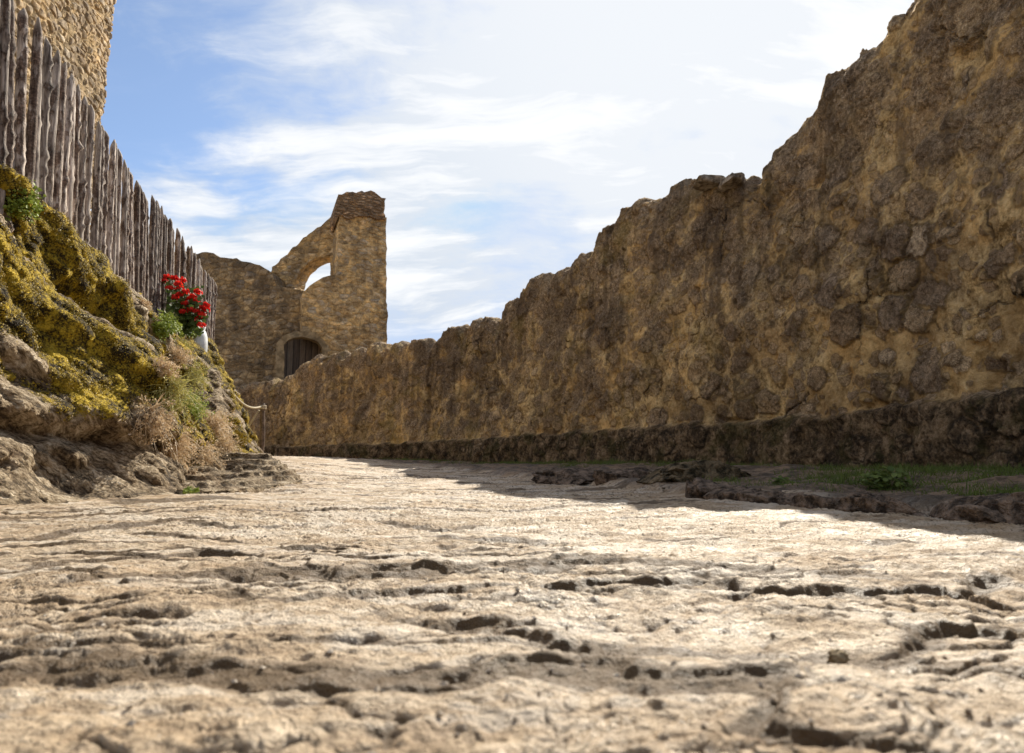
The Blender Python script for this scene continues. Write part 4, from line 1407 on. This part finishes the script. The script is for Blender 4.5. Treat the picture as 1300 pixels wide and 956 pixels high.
# ================================================================== STONE TOWER (upper left)
def build_tower():
    zb, zt = 2.2, 17.0
    c0 = at(147, 0, 14.0); c1 = at(125, 155, 14.0)
    sl = (c0.x - c1.x) / (c0.z - c1.z)
    corner_x = lambda z: c1.x + (z - c1.z) * sl * 0.55 + 0.08
    nu, nv = 420, 420
    u = np.linspace(0, 1, nu)[:, None]; z = np.linspace(zb, zt, nv)[None, :]
    # face along the bank: from the far corner back towards the viewer, then the far end face
    cx_ = np.vectorize(corner_x)(z)
    ys = 14.0 - 9.5 * u
    X = cx_ + (14.0 - ys) * 0.16 + 0 * z
    Y = ys + 0 * z
    n1 = 0.05 * fbm(X, Y, z, 4, 201) + 0.03 * fbm(X * 3, Y * 3, z * 3, 3, 202)
    X = X + n1
    X[0, :] -= 0.05
    face = np.stack([X, Y, z + 0 * X], -1)
    # end face going left at the far corner
    m = 60
    k = np.linspace(1, 0, m)[:, None] ** 1.4
    Xe = X[0][None, :] - 8.0 * k - 0.03
    Ye = np.full_like(Xe, 14.0) + 0.04 * fbm(Xe, 3, z + 0 * Xe, 3, 203) + 0.05
    end = np.stack([Xe, Ye, z + 0 * Xe], -1)
    kk = np.linspace(0, 1, 40)[1:, None]
    Xn = X[-1][None, :] - 7.5 * kk
    near = np.stack([Xn, np.full_like(Xn, 4.5), z + 0 * Xn], -1)
    P = np.concatenate([end, face, near], 0)
    root = bpy.data.objects.new('stone_tower', None)
    COL.objects.link(root); root.location = (-8, 9, zb)
    tag(root, 'sunlit yellow rubble stone tower rising behind the palisade at the top left', 'tower')
    me = grid_mesh('tower_wall', P[:, ::-1])
    o = link('tower_wall', me, M['tower'], root)
    o.location = -Vector(root.location)


build_tower()


# ================================================================== GERANIUM, POT
def build_geranium():
    base, _ = bank_at(238, 418)
    Yp = 9.35
    c = at(236, 420, Yp)
    # tall white pot, partly hidden by the plant
    pc = at(246, 461, 10.8)
    prof = [(0.001, 0), (0.15, 0.0), (0.185, 0.05), (0.205, 0.16), (0.21, 0.30), (0.20, 0.42), (0.175, 0.50), (0.15, 0.545), (0.16, 0.565), (0.165, 0.585), (0.15, 0.59), (0.13, 0.57), (0.125, 0.52), (0.001, 0.515)]
    seg = 40
    P = np.zeros((seg, len(prof), 3))
    for k in range(seg):
        th = 2 * pi * k / seg
        for j, (r, z) in enumerate(prof):
            P[k, j] = (r * 0.9 * cos(th), r * 0.9 * sin(th), z)
    root = bpy.data.objects.new('plant_pot', None); COL.objects.link(root)
    root.location = pc
    tag(root, 'white rounded pot half hidden behind the red geranium, beside the last palings', 'plant pot')
    link('pot_body', grid_mesh('pot_body', P, closed_u=True), M['pot'], root)

    root = bpy.data.objects.new('geranium', None); COL.objects.link(root)
    root.location = c
    tag(root, 'bushy red flowering geranium against the palisade on top of the bank', 'flower')
    cx_, cz = 0.0, 0.0
    st = []; sf = []
    B = Blades()
    heads = []
    hp = [(208, 357), (221, 353), (232, 356), (226, 361), (236, 371), (251, 371), (240, 380), (247, 383), (234, 385), (228, 374), (258, 391), (250, 396),
          (262, 394), (243, 393), (253, 405), (256, 413), (216, 366), (262, 388), (229, 367), (240, 390), (250, 386), (212, 352), (256, 399), (233, 396), (245, 377), (222, 378)]
    for px, py in hp:
        q = at(px, py, Yp + random.uniform(-.34, -.12))
        heads.append(q)
        mid = c.lerp(q, 0.5) + Vector((random.uniform(-.04, .04), random.uniform(-.06, .02), .05))
        tube([c + rvec() * .04 - c, mid - c, q - c], [0.006, 0.004, 0.003], 5, st, sf)
        for k in range(20):
            f = random.random()
            p = c.lerp(q, 0.15 + 0.8 * f) + rvec() * 0.085
            B.leaf(p - c, Vector((0.3, -0.7, 0.6)) + rvec() * 0.7, random.uniform(0.018, 0.038), 8, random.uniform(-.1, .3))
    for k in range(260):
        p = at(random.uniform(205, 258), random.uniform(362, 424), Yp + random.uniform(-.25, .15))
        B.leaf(p - c, Vector((0.3, -0.7, 0.6)) + rvec() * 0.7, random.uniform(0.018, 0.038), 8, 0.2)
    link('stems', poly_mesh('stems', st, sf, True), M['leaf'], root)
    B.obj('foliage', M['leaf'], root)
    for q in heads:
        H = Blades()
        for k in range(44):
            v = rvec(); v.z = abs(v.z) * .8 - .15
            p = v * random.uniform(0.018, 0.056)
            H.leaf(p, v + rvec() * .5, random.uniform(0.014, 0.023), 5, 0.35)
        o = H.obj('flower_head', M['petal'], root)
        o.location = q - c


build_geranium()


# ================================================================== ROPE POST
def build_rope():
    X, Y = -4.28, 11.75
    gz = float(ground_z([X], [Y])[0])
    zt = at(333, 512, Y).z
    X = at(333, 545, Y).x
    root = bpy.data.objects.new('rope_post', None); COL.objects.link(root)
    root.location = (X, Y, gz)
    tag(root, 'thin wooden post with a rope loop at the end of the path', 'post')
    V = []; F = []
    H = zt - gz
    pts = [(0.012 * sin(z * 5), 0, z) for z in np.linspace(-.15, H, 12)]
    tube(pts, [0.042 - 0.006 * (k % 2) for k in range(12)], 10, V, F)
    link('pole', poly_mesh('pole', V, F, True), M['post'], root)
    V = []; F = []
    for k in range(3):
        ring = [(0.043 * cos(a), 0.043 * sin(a), H - 0.09 + k * 0.022) for a in np.linspace(0, 2 * pi, 14)]
        tube(ring, 0.012, 6, V, F)
    link('rope_knot', poly_mesh('rope_knot', V, F, True), M['rope'], root)
    V = []; F = []
    p0 = Vector(root.location)
    tube([at(329, 521, Y + .02) - p0, at(315, 542, Y + 0.1) - p0, at(303, 560, Y + .15) - p0], 0.017, 8, V, F)
    o = link('brace', poly_mesh('brace', V, F, True), M['rope'], root)
    V = []; F = []
    a = at(332, 516, Y - .03); b = at(296, 500, Y - 1.2)
    pts = []
    for k in range(26):
        f = k / 25
        p = a.lerp(b, f); p.z -= 0.16 * 4 * f * (1 - f) * 0.62
        pts.append(p)
    tube(pts, 0.018, 8, V, F)
    o = link('rope', poly_mesh('rope', V, F, True), M['rope'])
    tag(o, 'pale slack rope running from the thin post to the rock bank', 'rope')


build_rope()


# ================================================================== LOOSE ROCKS
def rock_obj(name, c, size, rotz, seed, mat, label, cat, group=None, amp=0.22, seg=40, strata=0.0, attrs=None, boxy=0.5, facets=0):
    th = np.linspace(0, 2 * pi, seg * 2, endpoint=False)[:, None]
    ph = np.linspace(-pi / 2, pi / 2, seg)[None, :]
    x = np.cos(ph) * np.cos(th); y = np.cos(ph) * np.sin(th); z = np.sin(ph) + 0 * th
    # squarish super-ellipsoid
    e = 2 + 3 * boxy
    r = (np.abs(x) ** e + np.abs(y) ** e + np.abs(z) ** e) ** (-1 / e)
    x, y, z = x * r, y * r, z * r
    n = 1 + amp * fbm(x * 1.6 + seed, y * 1.6, z * 1.6, 4, seed) + 0.06 * fbm(x * 6, y * 6, z * 6, 3, seed + 1)
    x, y, z = x * n * size[0], y * n * size[1], z * n * size[2]
    if facets:
        rf = np.random.default_rng(seed)
        for _ in range(facets):
            v_ = rf.normal(size=3); v_ /= np.linalg.norm(v_)
            sup = abs(v_[0]) * size[0] + abs(v_[1]) * size[1] + abs(v_[2]) * size[2]
            lim = sup * rf.uniform(0.50, 0.66)
            dt = x * v_[0] + y * v_[1] + z * v_[2]
            ex = np.clip(dt - lim, 0, None) * 0.92
            x, y, z = x - ex * v_[0], y - ex * v_[1], z - ex * v_[2]
        dn = 0.05 * min(size) * fbm(x * 30, y * 30, z * 30, 3, seed + 4)
        x, y, z = x + dn, y + dn, z + dn
    if strata:
        k = 1 + strata * np.tanh(3 * fbm(x * 2, y * 2, z * 16, 3, seed + 2))
        x, y = x * k, y * k
    ca, sa = cos(rotz), sin(rotz)
    P = np.stack([x * ca - y * sa, x * sa + y * ca, z], -1)
    at_ = None
    if attrs is not None:
        at_ = {'moss': attrs(P[..., 0] + c[0], P[..., 1] + c[1], P[..., 2] + c[2])}
    me = grid_mesh(name, P, at_, closed_u=True)
    o = link(name, me, mat)
    o.location = c
    tag(o, label, cat, group)
    return o


build_wall()

KERB = [((2.13, 2.76), 'dark kerb stone cut by the right edge of the photo, below the grass'),
        ((2.02, 3.03), 'long low kerb stone in front of the right-hand grass'),
        ((1.83, 3.42), 'lumpy kerb stone below the tallest grass'),
        ((1.69, 3.80), 'squarish kerb stone in the middle of the stone row'),
        ((1.57, 4.17), 'short upright kerb stone left of the squarish one'),
        ((1.46, 4.55), 'pale faced kerb stone beside the mossy boulder'),
        ((1.34, 4.98), 'small kerb stone touching the mossy boulder')]
for i, ((x, y), lb) in enumerate(KERB):
    x += 0.04 * sin(i * 2.4)
    gz = float(ground_base(np.array([x - .1]), np.array([y]))[0][0])
    rs = random.Random(i + 5)
    rock_obj('kerb_stone', (x, y, gz + 0.015), (rs.uniform(.11, .15), rs.uniform(.20, .30), rs.uniform(.065, .12)), radians(20) + rs.uniform(-.15, .15), 300 + i * 7,
             M['kerb'], lb, 'stone', 'rough kerb stones along the shaded side of the path', amp=0.42, boxy=0.8, facets=11, seg=44)

p = at(890, 622, 5.9)
rock_obj('boulder', (1.62, 6.0, 0.10), (0.48, 0.42, 0.17), 0.3, 401, M['shade_rock'], 'low mossy boulder at the foot of the rampart wall', 'rock', amp=0.38, seg=90, facets=6)
rock_obj('flat_rock', (0.72, 7.5, 0.12), (0.50, 0.30, 0.09), 0.8, 403, M['kerb'], 'small flat rock left of the mossy boulder in the shade', 'rock', amp=0.35, seg=60, facets=12)
rock_obj('flat_rock', (1.15, 6.9, 0.10), (0.36, 0.22, 0.11), 0.5, 405, M['kerb'], 'dark flat rock just left of the mossy boulder', 'rock', amp=0.35, seg=60, facets=12)


def build_ledge():
    """layered rock shelf running out from the foot of the bank"""
    nx_, ny_ = 420, 300
    a = np.linspace(0, 1, nx_)[:, None]; r = np.linspace(0, 1, ny_)[None, :]
    ang = a * 2 * pi
    ex = 0.85 * (1 + 0.22 * fbm(np.cos(ang) * 1.2, np.sin(ang) * 1.2, 0, 4, 501)); ey = 1.55 * (1 + 0.18 * fbm(np.cos(ang) * 1.2, np.sin(ang) * 1.2, 4, 4, 502))
    cx_, cy_ = -3.05, 7.25
    rr = r ** 0.8
    lx = ex * np.cos(ang) * rr; ly = ey * np.sin(ang) * rr
    X = cx_ + lx * cos(.25) - ly * sin(.25); Y = cy_ + lx * sin(.25) + ly * cos(.25)
    gb, _ = ground_base(X, Y)
    e = 1 - rr ** 2.2
    n = fbm(X * 1.2, Y * 2.0, 0, 4, 503)
    h = 0.46 * e * (0.62 + 0.45 * n)
    st = 0.055
    ph = (h + 0.012 * fbm(X * 4, Y * 4, 0, 3, 504)) / st
    fl = np.floor(ph); fr = ph - fl
    ht = (fl + ss(fr, 0.0, 0.30)) * st
    h = 0.25 * h + 0.75 * ht
    h = h + 0.012 * fbm(X * 7, Y * 7, 0, 4, 505)
    Z = gb + h - 0.05 * (rr > 0.97)
    und = np.exp(-((fr - 0.05) / 0.10) ** 2)
    P = np.stack([X - cx_, Y - cy_, Z], -1)
    mo = 0.28 * ss(n, 0.0, 0.4)
    me = grid_mesh('rock_ledge', P, {'moss': mo + 0 * X})
    o = link('rock_ledge', me, M['rock'])
    o.location = (cx_, cy_, 0)
    tag(o, 'low layered rock shelf jutting from the foot of the bank onto the path', 'rock')


build_ledge()


# ================================================================== GRASS AND WEEDS
def build_grass():
    N0 = 600000
    Y = 1.5 + 15.5 * rng.uniform(0, 1, N0) ** 2.0
    X = rng.uniform(-6, 4.3, N0)
    _, s_ = ground_base(X, Y)
    wd, ws = seg_dist(X, Y, WALL)
    near = (Y < 6.2)
    cl = vnoise(X * 1.3, Y * 1.3, 0, 61) * .8 + 0.35 * vnoise(X * 5, Y * 5, 0, 62) + np.where(near, 0.50 - 0.26 * wd + 0.35 * (X > 2.2), 0.55 - 0.8 * wd) - 0.3 * ((Y > 6.2) & (Y < 7.6))
    ok = (ws < 0) & (wd > 0.13) & (s_ > np.where(near, 0.28, 0.35)) & (cl > rng.uniform(-0.15, 0.7, N0))
    X, Y, cl = X[ok], Y[ok], cl[ok]
    X, Y, cl = X[:90000], Y[:90000], cl[:90000]
    Z = ground_z(X, Y) - 0.006
    n = len(X)
    D = rng.normal(size=(n, 3)) * 0.42; D[:, 2] = 1
    L = rng.uniform(0.02, 0.12, n) * (0.6 + 0.5 * np.clip(cl, 0, 1.2))
    o = blade_cloud('grass', np.stack([X, Y, Z], -1), D, L, rng.uniform(0.003, 0.006, n), rng.uniform(.1, .5, n), M['grass'])
    tag(o, 'short dark green grass on the shaded strip at the foot of the wall', 'grass', kind='stuff')


build_grass()


def weed(x, y, r, n, mat, label, lr=0.016, group='small weeds at the edges of the path', h=0.05):
    z = float(ground_z([x], [y])[0])
    B = Blades()
    for k in range(n):
        a = random.random() * 6.28; q = random.random() ** .6 * r
        top = Vector((cos(a) * q, sin(a) * q, random.uniform(0.2, 1) * h * (1 - 0.4 * q / r)))
        B.blade(Vector((cos(a) * q * .4, sin(a) * q * .4, -.01)), top, Vector((0, 0, 1)) + rvec() * .3, top.length + .01, 0.003, 0.0, 2)
        for _ in range(3):
            B.leaf(top + rvec() * lr, Vector((0, -.3, 1)) + rvec() * .6, random.uniform(lr * .5, lr), 6, random.uniform(-.2, .3))
    o = B.obj('weed', mat)
    o.location = (x, y, z)
    tag(o, label, 'weed', group)
    return o


for (px, py, zz_, r, n, m_, lb, lr) in [
    (30, 632, 0.03, 0.10, 45, 'green', 'largest round-leaved weed at the left foot of the bank', 0.02),
    (96, 628, 0.03, 0.07, 22, 'green', 'small faint weed under the left bank, right of the largest one', 0.014),
    (242, 628, 0.04, 0.07, 30, 'green', 'bright green weed left of the rock ledge', 0.014),
    (284, 620, 0.05, 0.06, 22, 'green', 'yellow green weed in front of the rock ledge', 0.012),
    (300, 619, 0.05, 0.07, 24, 'green', 'low weed at the right end of the rock ledge front', 0.012)]:
    gx, gy = ground_pt(px, py, zz_)
    weed(gx, gy, r, n, M[m_], lb, lr)
weed(2.35, 4.35, 0.13, 90, M['grass'], 'broad leafy dark weed standing in the grass below the right-hand wall', 0.022, 'leafy weeds in the shaded grass', 0.14)
weed(1.95, 5.0, 0.08, 30, M['grass'], 'small leafy weed in the grass right of the mossy boulder', 0.016, 'leafy weeds in the shaded grass', 0.07)


# loose pebbles on the path
PEB = [(1065, 843, .011, 'small ochre pebble in the right-hand foreground crack')]
for i, (px, py, r, lb) in enumerate(PEB):
    gx, gy = ground_pt(px, py, 0.0)
    gz = float(ground_z([gx], [gy])[0])
    rock_obj('pebble', (gx, gy, gz + r * .5), (r * 1.2, r, r * .8), i, 600 + i, M['trim'], lb, 'pebble', None, seg=24, boxy=0.05, amp=0.35)


# grit and crumbs of stone lying on the path (uncountable)
def build_grit():
    n = 2600
    Y = 0.5 + 5.5 * rng.uniform(0, 1, n) ** 1.6
    X = rng.uniform(-0.95, 0.95, n) * (Y + 0.2)
    _, s_ = ground_base(X, Y)
    cl = fbm(X * 2.5, Y * 3.5, 0, 3, 700)
    ok = (s_ < -0.05) & (X > -3.1) & (cl > rng.uniform(-0.3, 0.5, n))
    X, Y = X[ok], Y[ok]
    R = 0.0012 + 0.0045 * rng.uniform(0, 1, len(X)) ** 3
    Z = ground_z(X, Y) + R * 0.35
    base = np.array([(1, 0, 0), (-1, 0, 0), (0, 1, 0), (0, -1, 0), (0, 0, .7), (0, 0, -.7), (.6, .6, .4), (-.6, .5, .4)])
    tri = np.array([(0, 6, 4), (0, 2, 6), (2, 4, 6), (2, 7, 4), (2, 1, 7), (1, 4, 7), (1, 3, 4), (3, 0, 4), (2, 0, 5), (1, 2, 5), (3, 1, 5), (0, 3, 5)])
    V = []; m = len(X)
    P = np.stack([X, Y, Z], -1)
    sc = R[:, None, None] * rng.uniform(0.6, 1.4, (m, 1, 3))
    j = base[None] * sc * rng.uniform(.75, 1.2, (m, 8, 1))
    a = rng.uniform(0, 6.28, m); ca, sa = np.cos(a)[:, None], np.sin(a)[:, None]
    q = np.stack([j[..., 0] * ca - j[..., 1] * sa, j[..., 0] * sa + j[..., 1] * ca, j[..., 2]], -1) + P[:, None]
    F = (tri[None] + (np.arange(m) * 8)[:, None, None]).reshape(-1, 3)
    me = raw_mesh('grit', q.reshape(-1, 3), F)
    me.polygons.foreach_set('use_smooth', np.zeros(len(F), bool))
    o = link('grit', me, M['grit'])
    tag(o, 'loose grit and stone crumbs scattered on the path', 'grit', kind='stuff')


build_grit()
